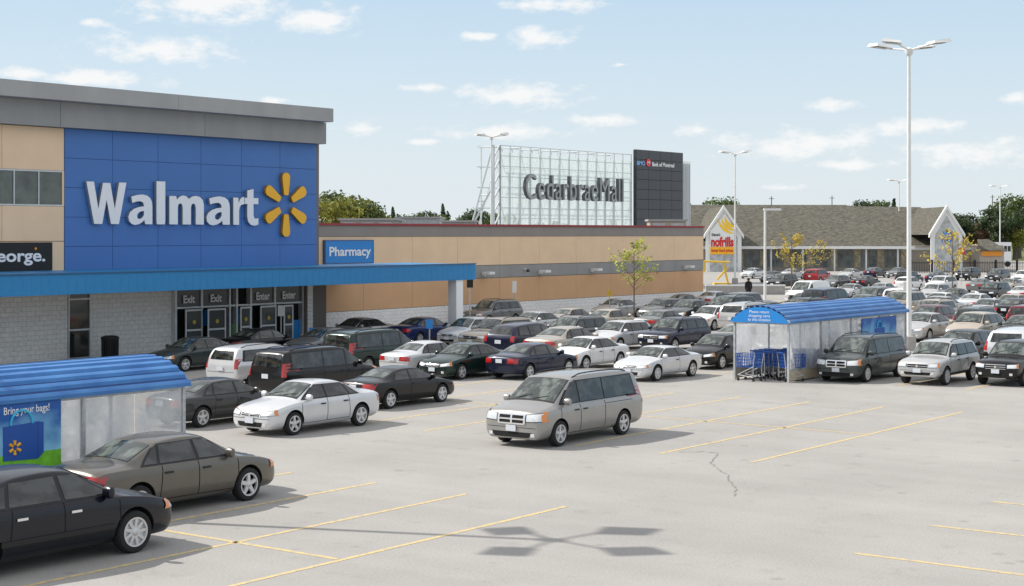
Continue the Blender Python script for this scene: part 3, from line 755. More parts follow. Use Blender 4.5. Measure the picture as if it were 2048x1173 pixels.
for px0,px1,s in ((352,400,'Exit'),(404,456,'Exit'),(502,546,'Enter'),(550,602,'Enter')):
    a,b=U(px0,VD)+.06,U(px1,VD)-.06
    mb=MB(); mb.box(a,b,VD,VD+.05,2.11,2.85); t_=mb.build('transom',mat('transom glass',(.08,.085,.085),.2),root)
    c=(a+b)/2; w=.34 if s=='Exit' else .44
    text(s,fm(VD-.065),c-w,c+w,2.26,2.62,.012,'door_lettering',[M_letter],t_,.03)
for px0,px1,cut in ((366,400,0),(404,440,1),(476,497,0),(516,548,0),(556,575,1)):
    a,b=U(px0,VD),U(px1,VD); vv=VD-.12 if not cut else VD-.35
    mb=MB()
    for x in (a,b-.07): mb.box(x,x+.07,vv-.05,vv,.16,1.98)
    for z in (.16,1.0,1.90): mb.box(a+.07,b-.07,vv-.05,vv,z,z+.08)
    dd=mb.build('door',M_alu,root)
    mb=MB(); mb.box(a+.07,b-.07,vv-.03,vv-.02,.25,1.9); mb.build('door_glass',mat('door glass',(.08,.09,.095),.1),dd)
    mb=MB(); c=(a+b)/2; mb.lathe([(.10,-.01),(.10,0)],(c,vv-.06,1.4),'y',14); mb.build('door_sticker',mat('sticker yellow',(.6,.45,.05),.5),dd)
for px0,px1 in ((408,438),(476,496)):
    a,b=U(px0,VD),U(px1,VD); mb=MB(); mb.box(a,b,VD-.01,VD+.02,1.2,1.9); mb.build('poster',M_signblue,root)
for px in (470,590):
    a=U(px,VD); mb=MB(); mb.box(a-.1,a+.9 if px<500 else a+.5,VB-.16,VB-.1,.3,1.2); mb.build('inside_display',mat('display green',(.10,.28,.08),.6) if px<500 else M_signblue,root)
s_=empty('shop_sign',(48.0,VB-.09,5.8),'big white shop name lettering with yellow spark on the blue wall','sign')
LW=[[(0,1),(.185,1),(.295,.36),(.41,.98),(.59,.98),(.705,.36),(.815,1),(1,1),(.81,0),(.61,0),(.50,.58),(.39,0),(.19,0)]]
LA=[[(1,0),(1,.44),(.98,.55),(.91,.64),(.78,.70),(.58,.725),(.36,.71),(.12,.665),(.16,.515),(.34,.55),(.50,.56),(.61,.53),(.645,.46),(.645,.435),(.45,.42),(.24,.375),(.07,.29),(0,.175),(.03,.075),(.13,.005),(.28,-.02),(.45,.005),(.58,.05),(.66,.105),(.70,0)],
    [(.645,.325),(.645,.225),(.57,.155),(.48,.125),(.40,.135),(.36,.18),(.37,.235),(.44,.285),(.54,.315)]]
LL=[[(.06,1.06),(.94,1.06),(.94,.10),(.90,0),(.10,0),(.06,.10)]]
LM=[[(0,0),(0,.705),(.19,.705),(.215,.62),(.29,.69),(.38,.725),(.48,.71),(.56,.64),(.65,.70),(.75,.725),(.88,.70),(.97,.62),(1,.50),(1,0),(.76,0),(.76,.43),(.735,.51),(.68,.53),(.635,.49),(.62,.42),(.62,0),(.38,0),(.38,.43),(.355,.51),(.30,.53),(.255,.49),(.24,.42),(.24,0)]]
LR=[[(0,0),(.52,0),(.52,.36),(.58,.46),(.72,.52),(1,.54),(1,.725),(.78,.715),(.60,.66),(.48,.56),(.45,.705),(0,.705)]]
LT=[[(.18,.90),(.64,.94),(.64,.705),(1,.705),(1,.545),(.64,.545),(.64,.25),(.70,.175),(.84,.16),(1,.18),(1,.01),(.72,-.02),(.44,.0),(.25,.08),(.18,.22),(.18,.545),(0,.545),(0,.705),(.18,.705)]]
for L_,p0,p1 in ((LW,168,248),(LA,252,300),(LL,307,327),(LM,334,403),(LA,408,455),(LR,462,484),(LT,485,512)):
    a0,a1=U(p0,VB-.1),U(p1,VB-.1); mb=MB()
    mb.shape([[(a0+x*(a1-a0),5.82+y*1.80) for x,y in lp] for lp in L_],fm(VB-.09),.003,.17); mb.build('letter',[M_letter,M_letedge],s_,fixn=False)
uS,zS=W(568,410,VB-.1)
for k in range(6):
    an=R_(90+60*k); mb=MB()
    prof=[(.46,.10),(.50,.15),(.60,.17),(.8,.19),(1.1,.24),(1.35,.26),(1.47,.21),(1.54,.10)]
    pts_=[(r,w) for r,w in prof]+[(r,-w) for r,w in prof[::-1]]
    c,s=math.cos(an),math.sin(an)
    poly=[(uS+r*c-w*s,zS+r*s+w*c) for r,w in pts_]
    mb.prism(poly,fm(VB-.09),0.003,.17,0,1); mb.build('spark_petal',[M_yel,M_yeledge],s_)
g_=empty('brand_sign',(W(50,541,VB-.1)[0],VB-.1,W(50,541,VB-.1)[1]),'black fashion label sign on the beige wall at left edge','sign')
a0,a1=U(-62,VB-.1),U(103,VB-.1); z0=W(103,541,VB-.1)[1]; z1=W(103,485,VB-.1)[1]
mb=MB(); mb.box(a0,a1,VB-.16,VB-.085,z0,z1); mb.build('panel',M_black,g_)
text('George.',fm(VB-.162),U(-38,VB-.1),U(88,VB-.1),z0+.22,z1-.28,.02,'lettering',[M_letter],g_,.022)
mb=MB(); mb.lathe([(.055,-.02),(.055,0)],(U(74,VB-.1)-.12,VB-.165,z1-.26),'y',12); mb.build('orange_dot',mat('orange dot',(.9,.35,.02),.5),g_)
# wing
VW=60.0
wg=empty('wing_building',(88,VW,0),'long low beige and tan wing with grey stripe and dark red roof edge','building')
u0=uB1+.26; u1=U(1406,VW)
mb=MB(); mb.box(u0,u1,VW,VW+50,0,5.9); mb.box(uE1,u0-.02,VB-.5,VB-.01,0,3.05); mb.build('wall',M_joint,wg)
mb=MB(); mb.box(u0,u1,VW-.04,VW-.001,0,1.13); mb.box(uE1+.05,uE1+.4,VB-.53,VB-.501,0,3.0); mb.build('brick_base',M_wbrick,wg)
mb=MB(); panels(mb,u0,u1,1.15,2.68,VW,11,1,.02,.03); mb.build('tan_panel',M_tan,wg)
mb=MB(); panels(mb,u0,u1,2.70,3.46,VW,11,1,.02,.035); mb.build('grey_stripe',M_greyd,wg)
mb=MB(); panels(mb,u0,u1,3.48,5.24,VW,11,1,.02,.03); mb.build('beige_panel',M_beige,wg)
mb=MB(); mb.box(u0,u1,VW-.06,VW-.001,5.25,5.85); mb.build('parapet',mat('parapet taupe',(.30,.27,.25),.75,noise=.08,scale=.8),wg)
mb=MB(); mb.box(u0,u1+.05,VW-.14,VW+.3,5.86,5.98); mb.box(u1-.2,u1+.05,VW+.3,VW+50,5.86,5.98); mb.build('roof_edge',M_red,wg)
p_=empty('pharmacy_sign',(U(695,VW),VW-.1,4.0),'blue pharmacy sign on the beige wing wall','sign')
a0,z0=W(648,527,VW-.1); a1,z1=W(743,482,VW-.1)
mb=MB(); mb.box(a0,a1,VW-.22,VW-.05,z0,z1); mb.build('panel',M_signblue,p_)
mb=MB()
for q in ((a0-.04,a1+.04,z0-.05,z0),(a0-.04,a1+.04,z1,z1+.05),(a0-.04,a0,z0,z1),(a1,a1+.04,z0,z1)): mb.box(q[0],q[1],VW-.24,VW-.05,q[2],q[3])
mb.build('frame',mat('sign frame',(.05,.12,.3),.5),p_)
text('Pharmacy',fm(VW-.222),a0+.28,a1-.2,z0+.22,z1-.32,.02,'lettering',[M_letter],p_,.022)
for i,px in enumerate((965,1078,1182,1368)):
    u,z=W(px,535,VW); z=2.95
    r=empty('wall_light',(u,VW-.05,z),['white wall floodlight on the wing nearest the canopy','second white wall floodlight from the canopy','third white wall floodlight from the canopy','white wall floodlight nearest the far end of the wing'][i],'wall light','floodlights on the wing')
    mb=MB(); mb.box(u-.12,u+.12,VW-.2,VW-.04,z-.12,z+.1); mb.build('bracket',M_white,r)
    mb=MB(); mb.box(u-.28,u+.28,VW-.75,VW-.2,z-.02,z+.14); mb.build('lamp_head',M_white,r)
u,z=W(1047,538,VW); r=empty('security_camera',(u,VW,z),'small security camera on the grey stripe','camera')
mb=MB(); mb.tube((u,VW-.04,z),(u,VW-.3,z-.05),.04); mb.build('arm',M_white,r); mb=MB(); mb.lathe([(.1,-.1),(.12,0),(.06,.1)],(u,VW-.35,z-.1),'z',12); mb.build('dome',M_darkgl,r,True)
def roofbox(name,lab,px0,px1,py0,py1,Z,m,depth=8):
    r=empty(name,C2W((px0-CX)/F*Z,Z,5.9),lab,'roof unit')
    x0=(px0-CX)/F*Z; x1=(px1-CX)/F*Z; z0=5.9; z1=H-(py0-HY)*Z/F
    mb=MB(C2W); mb.box(x0,x1,Z,Z+depth,z0,z1-.15); mb.build('housing',m,r)
    mb=MB(C2W); mb.box(x0-.15,x1+.15,Z-.15,Z+depth+.15,z1-.15,z1); mb.build('lid',M_grey,r)
    mb=MB(C2W)
    k=max(2,int((x1-x0)/1.2))
    for i in range(k): a=x0+(x1-x0)*(i+.15)/k; b=x0+(x1-x0)*(i+.85)/k; mb.box(a,b,Z-.04,Z-.003,z0+.1,z1-.3)
    mb.build('louvre',M_galv,r)
roofbox('rooftop_penthouse','long grey penthouse on the wing roof beside the blue wall',680,790,437,452,120,M_grey)
roofbox('rooftop_penthouse','lower grey roof box right of the long penthouse',792,880,434,452,140,M_galv)
roofbox('rooftop_penthouse','small pale roof box nearest the mall sign',884,950,441,452,132,M_grey)
roofbox('rooftop_unit','tan roof unit below the charcoal tower panel',1300,1372,439,452,128,mat('tan unit',(.48,.38,.31),.7),3)

# ---------------- MALL SIGN STRUCTURE
VM=92.0
mg=empty('mall_sign_tower',(U(1170,VM),VM,5.9),'tall glazed mall sign screen with charcoal tower panel above the wing','sign structure')
ua,ub=U(1000,VM),U(1263,VM); uc2=U(1357,VM); ztop=W(1000,291,VM)[1]; zb=5.9
mb=MB(); mb.box(ua,ub,VM+.15,VM+.2,zb,ztop-.6); mb.build('glass_screen',M_mallgl,mg)
mb=MB(); nb=14
for i in range(nb+1):
    u=ua+(ub-ua)*i/nb; mb.box(u-.06,u+.06,VM+.0,VM+.14,zb,ztop)
    mb.box(u-.05+.5,u+.05+.5,VM+2.6,VM+2.72,zb,ztop)
for j in range(9):
    z=zb+(ztop-zb)*j/8; mb.box(ua,ub,VM-.06,VM-.002,z-.035,z+.035)
    if j%2==0: mb.box(ua,ub,VM+2.72,VM+2.8,z-.05,z+.05)
for i in range(0,nb,2):
    for z in (ztop-.1,zb+3.2): mb.tube((ua+(ub-ua)*i/nb,VM+.1,z),(ua+(ub-ua)*i/nb,VM+2.6,z),.06,n=6)
    mb.tube((ua+(ub-ua)*i/nb,VM+2.66,zb),(ua+(ub-ua)*(i+2)/nb,VM+2.66,ztop-.2),.05,n=5)
mb.build('steel_frame',M_steelw,mg)
mb=MB()
for uu in (U(988,VM),U(1001,VM)): mb.box(uu-.12,uu+.12,VM,VM+.25,zb,ztop)
for k in range(6):
    z=zb+(ztop-zb)*k/6; z2=zb+(ztop-zb)*(k+1)/6; mb.tube((U(988,VM),VM+.12,z),(U(1001,VM),VM+.12,z2),.09,n=6)
mb.tube((U(975,VM),VM+2,zb),(U(988,VM),VM+.12,ztop),.1,n=6); mb.tube((U(975,VM),VM+2,zb),(U(988,VM),VM+.12,zb+4),.1,n=6)
mb.build('lattice_column',M_steelw,mg)
zt2=W(1263,298,VM-.6)[1]
mb=MB(); mb.box(ub+.05,uc2,VM-.55,VM-.2,zb,zt2-.02); mb.build('tower_core',mat('tower core',(.03,.033,.037),.8),mg)
mb=MB(); panels(mb,ub+.05,uc2,zb,zt2,VM-.56,4,8,.05,.03); mb.build('charcoal_panel',M_dpanel,mg)
mb=MB(); ud=U(1380,VM)
mb.box(uc2+.05,ud,VM,VM+.2,zb,ztop-.5)
for i in range(8): u=uc2+.05+(ud-uc2)*i/8; mb.box(u,u+.1,VM-.15,VM-.002,zb,ztop-.3)
mb.build('side_fin',M_steelw,mg)
a0,a1=U(1041,VM),U(1237,VM)
z0=W(1140,402,VM)[1]; z1=W(1140,353,VM)[1]
M_ret=mat('dark letter return',(.09,.095,.10),.6)
text('CedarbraeMall',fm(VM-.28),a0,a1,z0,z1,.40,'letter',[mat('grey letter face',(.36,.38,.39),.5),M_ret],mg,.0,True,spacing=1.06)
zc=W(1300,328,VM-.62)[1]
vv=VM-.63
text('BMO',fm(vv),U(1274,vv),U(1290,vv),zc-.22,zc+.22,.03,'bank_lettering',[mat('bank blue',(.25,.55,.95),.4)],mg,.02)
mb=MB(); mb.lathe([(.42,-.05),(.42,0)],((U(1296.5,vv)),vv,zc+.1),'y',20); mb.build('bank_roundel',mat('bank red',(.85,.03,.05),.4),mg)
text('M',fm(vv-.06),U(1294,vv),U(1299,vv),zc-.1,zc+.25,.01,'roundel_mark',[M_letter],mg,.01)
text('Bank of Montreal',fm(vv),U(1304,vv),U(1348,vv),zc-.25,zc+.2,.03,'bank_lettering',[M_letter],mg,.02)

# ---------------- SUPERMARKET far
def shingle():
    m,nt,b=nodes('weathered shingles'); N=nt.nodes.new
    tc=N('ShaderNodeTexCoord'); mp=N('ShaderNodeMapping'); mp.inputs['Scale'].default_value=(1.0,1.0,4); nt.links.new(tc.outputs['Object'],mp.inputs[0])
    n=N('ShaderNodeTexNoise'); n.inputs['Scale'].default_value=1.6; n.inputs['Detail'].default_value=9; n.inputs['Roughness'].default_value=.8; nt.links.new(mp.outputs[0],n.inputs['Vector'])
    cr=N('ShaderNodeValToRGB'); cr.color_ramp.elements[0].position=.38; cr.color_ramp.elements[0].color=(.04,.037,.028,1); cr.color_ramp.elements[1].position=.66; cr.color_ramp.elements[1].color=(.20,.185,.145,1)
    nt.links.new(n.outputs[0],cr.inputs[0]); nt.links.new(cr.outputs[0],b.inputs['Base Color']); b.inputs['Roughness'].default_value=.9
    return m
M_sh=shingle()
ZN=232.0
def xz(px,py,Z): return (px-CX)/F*Z, H-(py-HY)*Z/F
nf=empty('supermarket_building',C2W(43,ZN,0),'distant supermarket with long shingle roof and two white gables','building')
xA=xz(1385,0,ZN)[0]; xB=xz(1826,0,ZN)[0]
mb=MB(C2W); mb.box(xA,xB+14,ZN+3,ZN+34,0,3.7); mb.build('wall',mat('store wall',(.50,.44,.37),.8,noise=.15),nf)
zr=9.9; ze=3.55
mb=MB(C2W); xr=xz(1735,0,ZN)[0]
A=(xA,ZN-1,ze);B=(xB,ZN-1,ze);Cc=(xr+.5,ZN+17,zr);D=(xA-2,ZN+17,zr);E=(xA,ZN+36,ze);Fq=(xB,ZN+36,ze)
mb.face([A,B,Cc,D]); mb.face([B,Fq,Cc]); mb.face([D,Cc,Fq,E]); mb.face([A,D,E]); mb.build('shingle_roof',M_sh,nf)
x2=xz(1760,0,ZN)[0]; x3=xz(1915,0,ZN)[0]; x4=xz(1965,0,ZN)[0]
mb=MB(C2W); A=(x2,ZN+3,ze);B=(x4,ZN+3,ze-.3);Cc=(x3-.3,ZN+20,zr-.3);D=(x2-4,ZN+20,zr-.1)
mb.face([A,B,Cc,D]); mb.face([B,(x4,ZN+37,ze-.3),Cc]); mb.build('shingle_roof',M_sh,nf)
mb=MB(C2W); mb.box(xA,xB,ZN-1.1,ZN-.9,ze-.35,ze+.05); mb.box(x2+4,x4,ZN+2.7,ZN+2.9,ze-.55,ze-.15); mb.build('eave_fascia',M_white,nf)
n=22
for i in range(n):
    a=xz(1478,0,ZN)[0]+(xB-xz(1478,0,ZN)[0])*i/n; b=a+(xB-xz(1478,0,ZN)[0])/n
    mb=MB(C2W); mb.box(a+.1,b-.1,ZN+2.9,ZN+2.97,.5,3.1); mb.build('shop_window',mat('shop window',(.24,.27,.27),.1,noise=.5,scale=1) if i%3 else mat('shop window painted lit',(.62,.52,.34),.3,noise=.5,scale=2),nf)  # every third pane has interior light painted in as warm base colour
    if i%4==0: mb=MB(C2W); mb.box(a-.1,a+.1,ZN-.5,ZN-.1,0,ze-.35); mb.build('porch_post',M_white,nf)
def gable(px0,pxp,px1,pyp,pye,Z,name):
    x0,ze_=xz(px0,pye,Z); xp,zp=xz(pxp,pyp,Z); x1,_=xz(px1,0,Z)
    fr=lambda a,b,d:C2W(a,Z-d,b)
    mb=MB(); mb.prism([(x0,0),(x1,0),(x1,ze_),(xp,zp),(x0,ze_)],fr,-.3,0)
    o=mb.build(name,M_white,nf)
    t=.55
    mb=MB(); mb.prism([(x0+t,0),(x1-t,0),(x1-t,ze_-.2),(xp,zp-1.0),(x0+t,ze_-.2)],fr,.002,.05); mb.build('gable_glass',mat('gable infill',(.50,.52,.53),.3,noise=.35,scale=1.5),o)
    mb=MB(); mb.prism([(x0-.3,ze_-.4),(x0-.3,ze_+.1),(xp,zp+.5),(x1+.3,ze_+.1),(x1+.3,ze_-.4),(xp,zp-.1)],fr,-.25,.4); mb.build('gable_trim',M_white,o)
    mb=MB(C2W)
    mb.face([(x0-.3,Z,ze_),(xp,Z,zp+.3),(xp,Z+16,zp+.3),(x0-.3,Z+16,ze_)]); mb.face([(x1+.3,Z,ze_),(xp,Z,zp+.3),(xp,Z+16,zp+.3),(x1+.3,Z+16,ze_)]); mb.build('gable_roof',M_sh,o)
    return o
g1=gable(1412,1447,1483,418,472,ZN-5,'gable_front')
g2=gable(1862,1893,1925,418,470,ZN-4,'gable_front')
fr=lambda a,b,d:C2W(a,ZN-5.12-d,b)
ZG=ZN-5.12
x0,z0=xz(1420,512,ZG); x1,z1=xz(1472,428,ZG)
M_wpanel=mat('sign white',(.85,.85,.83),.5)
mb=MB(); xm=(x0+x1)/2; mb.prism([(x0,z0+.2),(x1,z0+.2),(x1,z1-2.4),(xm+.3,z1),(x0,z1-2.4)],fr,.0,.08); mb.build('sign_board',M_wpanel,g1)
fr2=lambda a,b,d:C2W(a,ZG-.09-d,b)
mb=MB(); mb.prism([(x0,z0+.2),(x1,z0+.2),(x1,z0+1.25),(x0,z0+1.25)],fr2,.0,.03); mb.build('sign_band',M_yel,g1)
xn0,zn=xz(1422,494,ZG); xn1,zn2=xz(1467,474,ZG)
M_sred=mat('sign red',(.65,.02,.02),.5)
text('nofrills',fr2,xn0,xn1,zn,zn2,.05,'sign_lettering',[M_sred],g1,.04)
text("Dave's",fr2,xn0+.1,xn0+1.3,zn2+.1,zn2+.5,.05,'sign_lettering',[M_black],g1,.02)
text('lower food prices',lambda a,b,d:C2W(a,ZG-.13-d,b),xn0+.05,xn1-.1,z0+.4,z0+1.0,.03,'sign_lettering',[M_sred],g1,.02)
cx0,cz0=xz(1464,440,ZG)
for k in range(3):
    mb=MB(); pts_=[]; a0_=180-k*4; a1_=280+k*6; ro=1.95-.30*k; cxx=cx0+.15*k; czz=cz0+.12*k
    for i in range(13):
        t=i/12; a=R_(a0_+(a1_-a0_)*t); pts_.append((cxx+ro*math.cos(a),czz+ro*math.sin(a)))
    for i in range(13):
        t=1-i/12; a=R_(a0_+(a1_-a0_)*t); ri=ro-.40*math.sin(math.pi*min(1,max(.06,t)))-.03; pts_.append((cxx+ri*math.cos(a),czz+ri*math.sin(a)))
    mb.prism(pts_,fr2,0.002,.03+.01*k); mb.build('fruit_emblem',[mat('emblem yellow',(1.0,.62,.02),.4)],g1)
ZG2=ZN-4.12
for (pa_,pb_,pc_,pd_) in ((1884,1889,486,462),(1892,1897,488,460),(1900,1905,486,463)):
    x0,z0=xz(pa_,pc_,ZG2); x1,z1=xz(pb_,pd_,ZG2)
    mb=MB(); mb.prism([(x0,z0),(x1,z0+.3),(x1,z1),(x0,z1-.3)],lambda a,b,d:C2W(a,ZG2-d,b),0,.05); mb.build('gable_emblem',M_signblue,g2)
an=empty('roadside_annex',C2W(xz(1940,0,ZN)[0],ZN+6,0),'low orange signed annex right of the second white gable','building')
xa_,xb_=xz(1928,0,ZN+6)[0],xz(1975,0,ZN+6)[0]
mb=MB(C2W); mb.box(xa_,xb_,ZN-2,ZN+2.5,0,3.0); mb.build('wall',mat('store wall',(.42,.37,.31),.8,noise=.15),an)
mb=MB(C2W); mb.box(xa_+.2,xb_-.3,ZN-2.2,ZN-2.01,2.2,2.9); mb.build('fascia_sign',mat('orange fascia',(.85,.32,.03),.5),an)
mb=MB(C2W); mb.face([(xa_-.3,ZN-2.5,3.0),(xb_+.4,ZN-2.5,3.0),(xb_-1,ZN+2,4.6),(xa_+.8,ZN+2,4.6)]); mb.face([(xb_+.4,ZN-2.5,3.0),(xb_+.4,ZN+4,3.0),(xb_-1,ZN+2,4.6)]); mb.build('roof',M_sh,an)

# ---------------- CORRALS
def roofmat():
    m,nt,b=nodes('shelter roof blue'); N=nt.nodes.new
    tc=N('ShaderNodeTexCoord'); n=N('ShaderNodeTexNoise'); n.inputs['Scale'].default_value=1.4; n.inputs['Detail'].default_value=6; nt.links.new(tc.outputs['Object'],n.inputs['Vector'])
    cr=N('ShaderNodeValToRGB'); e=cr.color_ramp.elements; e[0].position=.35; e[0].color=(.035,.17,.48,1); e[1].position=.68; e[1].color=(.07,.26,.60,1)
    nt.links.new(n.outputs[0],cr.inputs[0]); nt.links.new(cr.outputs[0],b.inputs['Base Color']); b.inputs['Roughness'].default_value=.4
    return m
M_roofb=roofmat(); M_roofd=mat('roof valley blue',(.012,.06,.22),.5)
def corral(name,lab,u0,u1,v0,v1):
    r=empty(name,((u0+u1)/2,(v0+v1)/2,0),lab,'cart shelter')
    ez=2.15; top=2.72; nb=4
    for i in range(nb+1):
        u=u0+(u1-u0)*i/nb
        for v in (v0,v1):
            mb=MB(); mb.box(u-.04,u+.04,v-.04,v+.04,0,ez); mb.build('post',M_galv,r)
    mb=MB()
    for v in (v0,v1):
        for z in (ez-.06,.42): mb.box(u0+.045,u1-.045,v-.025,v+.025,z,z+.06)
    for u in (u0,u1): mb.box(u-.03,u+.03,v0+.045,v1-.045,ez-.05,ez+.02)
    mb.build('rail',M_galv,r)
    for v in (v0,v1):
        mb=MB(); mb.box(u0+.045,u1-.045,v-.012,v+.012,.06,.41); mb.build('kick_board',mat('kick board tan',(.50,.43,.31),.8,noise=.2),r)
    cv=(v0+v1)/2; hw=(v1-v0)/2+.12; hh=top-ez
    Rr=(hw*hw+hh*hh)/(2*hh); cz=top-Rr; am=math.asin(hw/Rr)
    mb=MB(); N=60; pr=None
    for i in range(N+1):
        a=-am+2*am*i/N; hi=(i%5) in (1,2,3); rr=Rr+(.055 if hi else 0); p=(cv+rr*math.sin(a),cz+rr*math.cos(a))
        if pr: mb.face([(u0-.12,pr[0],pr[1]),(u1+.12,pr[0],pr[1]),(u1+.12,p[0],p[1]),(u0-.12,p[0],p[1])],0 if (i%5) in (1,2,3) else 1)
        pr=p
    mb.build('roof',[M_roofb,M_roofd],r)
    for uu,d in ((u0-.13,-1),(u1+.13,1)):
        poly=[(cv+Rr*math.sin(-am+2*am*i/16),cz+Rr*math.cos(-am+2*am*i/16)) for i in range(17)]
        mb=MB(); mb.prism(poly,lambda a,b,dd,uu=uu,d=d:(uu+d*dd,a,b),0,.03); mb.build('roof_end',M_signblue,r)
    for v in (v0,v1):
        for i in range(nb):
            a=u0+(u1-u0)*i/nb+.05; b=u0+(u1-u0)*(i+1)/nb-.05
            mm=(a+b)/2
            for (qa,qb) in ((a,mm-.015),(mm+.015,b)):
                q=MB(); q.box(qa,qb,v-.008,v+.008,.49,ez-.07); q.build('side_panel',M_plexi,r)
    return r
cl=corral('cart_shelter','blue roofed cart shelter with bag poster at the left edge',12.6,23.1,26.1,28.5)
cr=corral('cart_shelter','blue roofed cart shelter with carts inside, right of centre',KU,KU+10.5,KV,KV+2.2)
tm=lambda a,b,d:(KU-.165-d,KV+1.1-a,b)
text('Please return\nshopping carts\nto this location',tm,-.46,.46,2.21,2.60,.006,'shelter_lettering',[M_letter],cr,.0,align='CENTER')
def poster(u0,u1,v,z0,z1,tu=None):
    ps=empty('bag_poster',((u0+u1)/2,v,z0),None,None)
    zg=z0+.24*(z1-z0)
    mb=MB(); mb.box(u0,u1,v-.05,v-.01,zg,z1)
    m=MATS.get('poster sky')
    if not m:
        m,nt,b=nodes('poster sky'); N=nt.nodes.new; tc=N('ShaderNodeTexCoord'); n_=N('ShaderNodeTexNoise'); n_.inputs['Scale'].default_value=1.3; n_.inputs['Detail'].default_value=6; nt.links.new(tc.outputs['Object'],n_.inputs['Vector'])
        sp_=N('ShaderNodeSeparateXYZ'); nt.links.new(tc.outputs['Object'],sp_.inputs[0])
        ad=N('ShaderNodeMath'); ad.operation='MULTIPLY_ADD'; nt.links.new(sp_.outputs[2],ad.inputs[0]); ad.inputs[1].default_value=-.38; nt.links.new(n_.outputs[0],ad.inputs[2])
        rp=N('ShaderNodeValToRGB'); rp.color_ramp.elements[0].position=.02; rp.color_ramp.elements[0].color=(.01,.11,.42,1); rp.color_ramp.elements[1].position=.45; rp.color_ramp.elements[1].color=(.30,.68,.92,1)
        nt.links.new(ad.outputs[0],rp.inputs[0]); nt.links.new(rp.outputs[0],b.inputs['Base Color']); MATS['poster sky']=m
    mb.build('poster_board',m,ps)
    mb=MB(); mb.box(u0,u1,v-.05,v-.01,z0,zg-.001); mb.build('poster_grass',mat('poster grass',(.20,.60,.04),.5,noise=.3),ps)
    c=u1-.88 if tu else (u0+u1)/2
    mp=lambda a,b,d:(a,v-.052-d,b)
    zb=z0+.16*(z1-z0); zt=z0+.70*(z1-z0); hw=.46
    mb=MB(); mb.prism([(c-hw,zb),(c+hw*.7,zb-.03),(c+hw*.7,zt),(c-hw,zt-.04)],mp,0,.01); mb.prism([(c+hw*.7+.005,zb-.03),(c+hw,zb+.08),(c+hw,zt-.02),(c+hw*.7+.005,zt)],mp,0,.012); mb.build('poster_bag',mat('poster bag',(.015,.09,.40),.5),ps)
    mb=MB(); pr=None
    for i in range(11):
        a=math.pi*i/10; p=(c-.05+hw*.55*math.cos(a),v-.07,zt-.02+.27*math.sin(a))
        if pr: mb.tube(pr,p,.022,n=6)
        pr=p
    mb.build('poster_bag_handle',mat('poster cyan',(.05,.55,.85),.5),ps)
    mb=MB()
    for k in range(6):
        an=R_(90+60*k); cx,cz=c-hw*.45,zb+.24
        mb.tube((cx+.05*math.cos(an),v-.07,cz+.05*math.sin(an)),(cx+.14*math.cos(an),v-.07,cz+.14*math.sin(an)),.024,.032,6)
    mb.build('poster_spark',M_yel,ps)
    if tu: text('Bring your bags!',mp,tu[0],tu[1],z1-.24,z1-.05,.01,'poster_lettering',[M_letter],ps,.006)
    return ps
vL=26.1
ps=poster(17.6,U(117,vL),vL-.03,.86,2.14,(U(2,vL),U(93,vL))); tag(ps,'blue sky poster with shopping bag on the left cart shelter','poster','bag posters')
ps=poster(KU+6.1,KU+9.4,KV-.03,.7,2.06); tag(ps,'blue bag poster on the side of the right cart shelter','poster','bag posters')
M_cart=mat('cart blue',(.018,.085,.34),.4)
def cart():
    r=empty('shopping_cart',(0,0,0))
    mb=MB(); T=.013
    def bx(f,z): return [(.0,-.26*f,z),(.0,.26*f,z),(.85,.20*f,z),(.85,-.20*f,z)]
    lv=[(.9,.52),(.95,.64),(1.0,.76),(1.05,.88),(1.1,1.0)]
    for f,z in lv:
        q=bx(f,z)
        for i in range(4): mb.tube(q[i],q[(i+1)%4],T,n=4)
    lo,hi=bx(.9,.52),bx(1.1,1.0)
    for i in range(4):
        for k in range(8):
            t=k/8; a=[lo[i][j]*(1-t)+lo[(i+1)%4][j]*t for j in range(3)]; b=[hi[i][j]*(1-t)+hi[(i+1)%4][j]*t for j in range(3)]
            mb.tube(a,b,T*.8,n=4)
    for k in range(7): y=-.22+.44*k/6; mb.tube((0,y,.52),(.85,y*.8,.52),T*.8,n=4)
    mb.build('basket',M_cart,r)
    mb=MB()
    for s in (-1,1):
        mb.tube((-.08,s*.27,1.05),(0,s*.25,.55),.016,n=6); mb.tube((0,s*.25,.55),(.75,s*.2,.22),.016,n=6); mb.tube((.75,s*.2,.22),(.0,s*.26,.16),.016,n=6); mb.tube((0,s*.26,.16),(0,s*.25,.55),.016,n=6)
    mb.build('frame',M_galv,r)
    mb=MB(); mb.tube((-.1,-.29,1.06),(-.1,.29,1.06),.022,n=8); mb.build('handle',M_cart,r)
    for x,s in ((.72,-1),(.72,1),(.02,-1),(.02,1)):
        mb=MB(); mb.lathe([(.06,-.014),(.065,0),(.06,.014)],(x,s*.22,.065),'y',12); mb.tube((x,s*.22,.06),(x,s*.22,.2),.012,n=5); mb.build('castor',M_plas,r)
    return r
cp=cart()
pos=[(52.6,28.95,.1),(52.95,28.95,.05),(53.3,28.97,.0),(53.7,28.95,-.04),(52.3,28.25,.5),(52.7,28.1,.3),(53.2,28.15,.1),(53.6,28.2,.0),(52.2,27.75,-.6),(52.8,27.65,.15),(53.4,27.65,.05),(51.7,28.5,1.4),(54.2,28.4,.1),(54.6,27.9,.2)]
cl_=['%s blue cart counted from the mouth of the right shelter, %s'%(ORD[i],'left file' if i<4 else ('middle file' if i<8 else 'right file')) for i in range(len(pos))]
for i,(a,b,c) in enumerate(pos):
    r=cp if i==0 else copy_tree(cp); r.name='shopping_cart'
    r.location=(a+KU-51.9,b+KV-27.35,0); r.rotation_euler=(0,0,c)
    tag(r,cl_[i],'shopping cart','blue carts in the shelter')

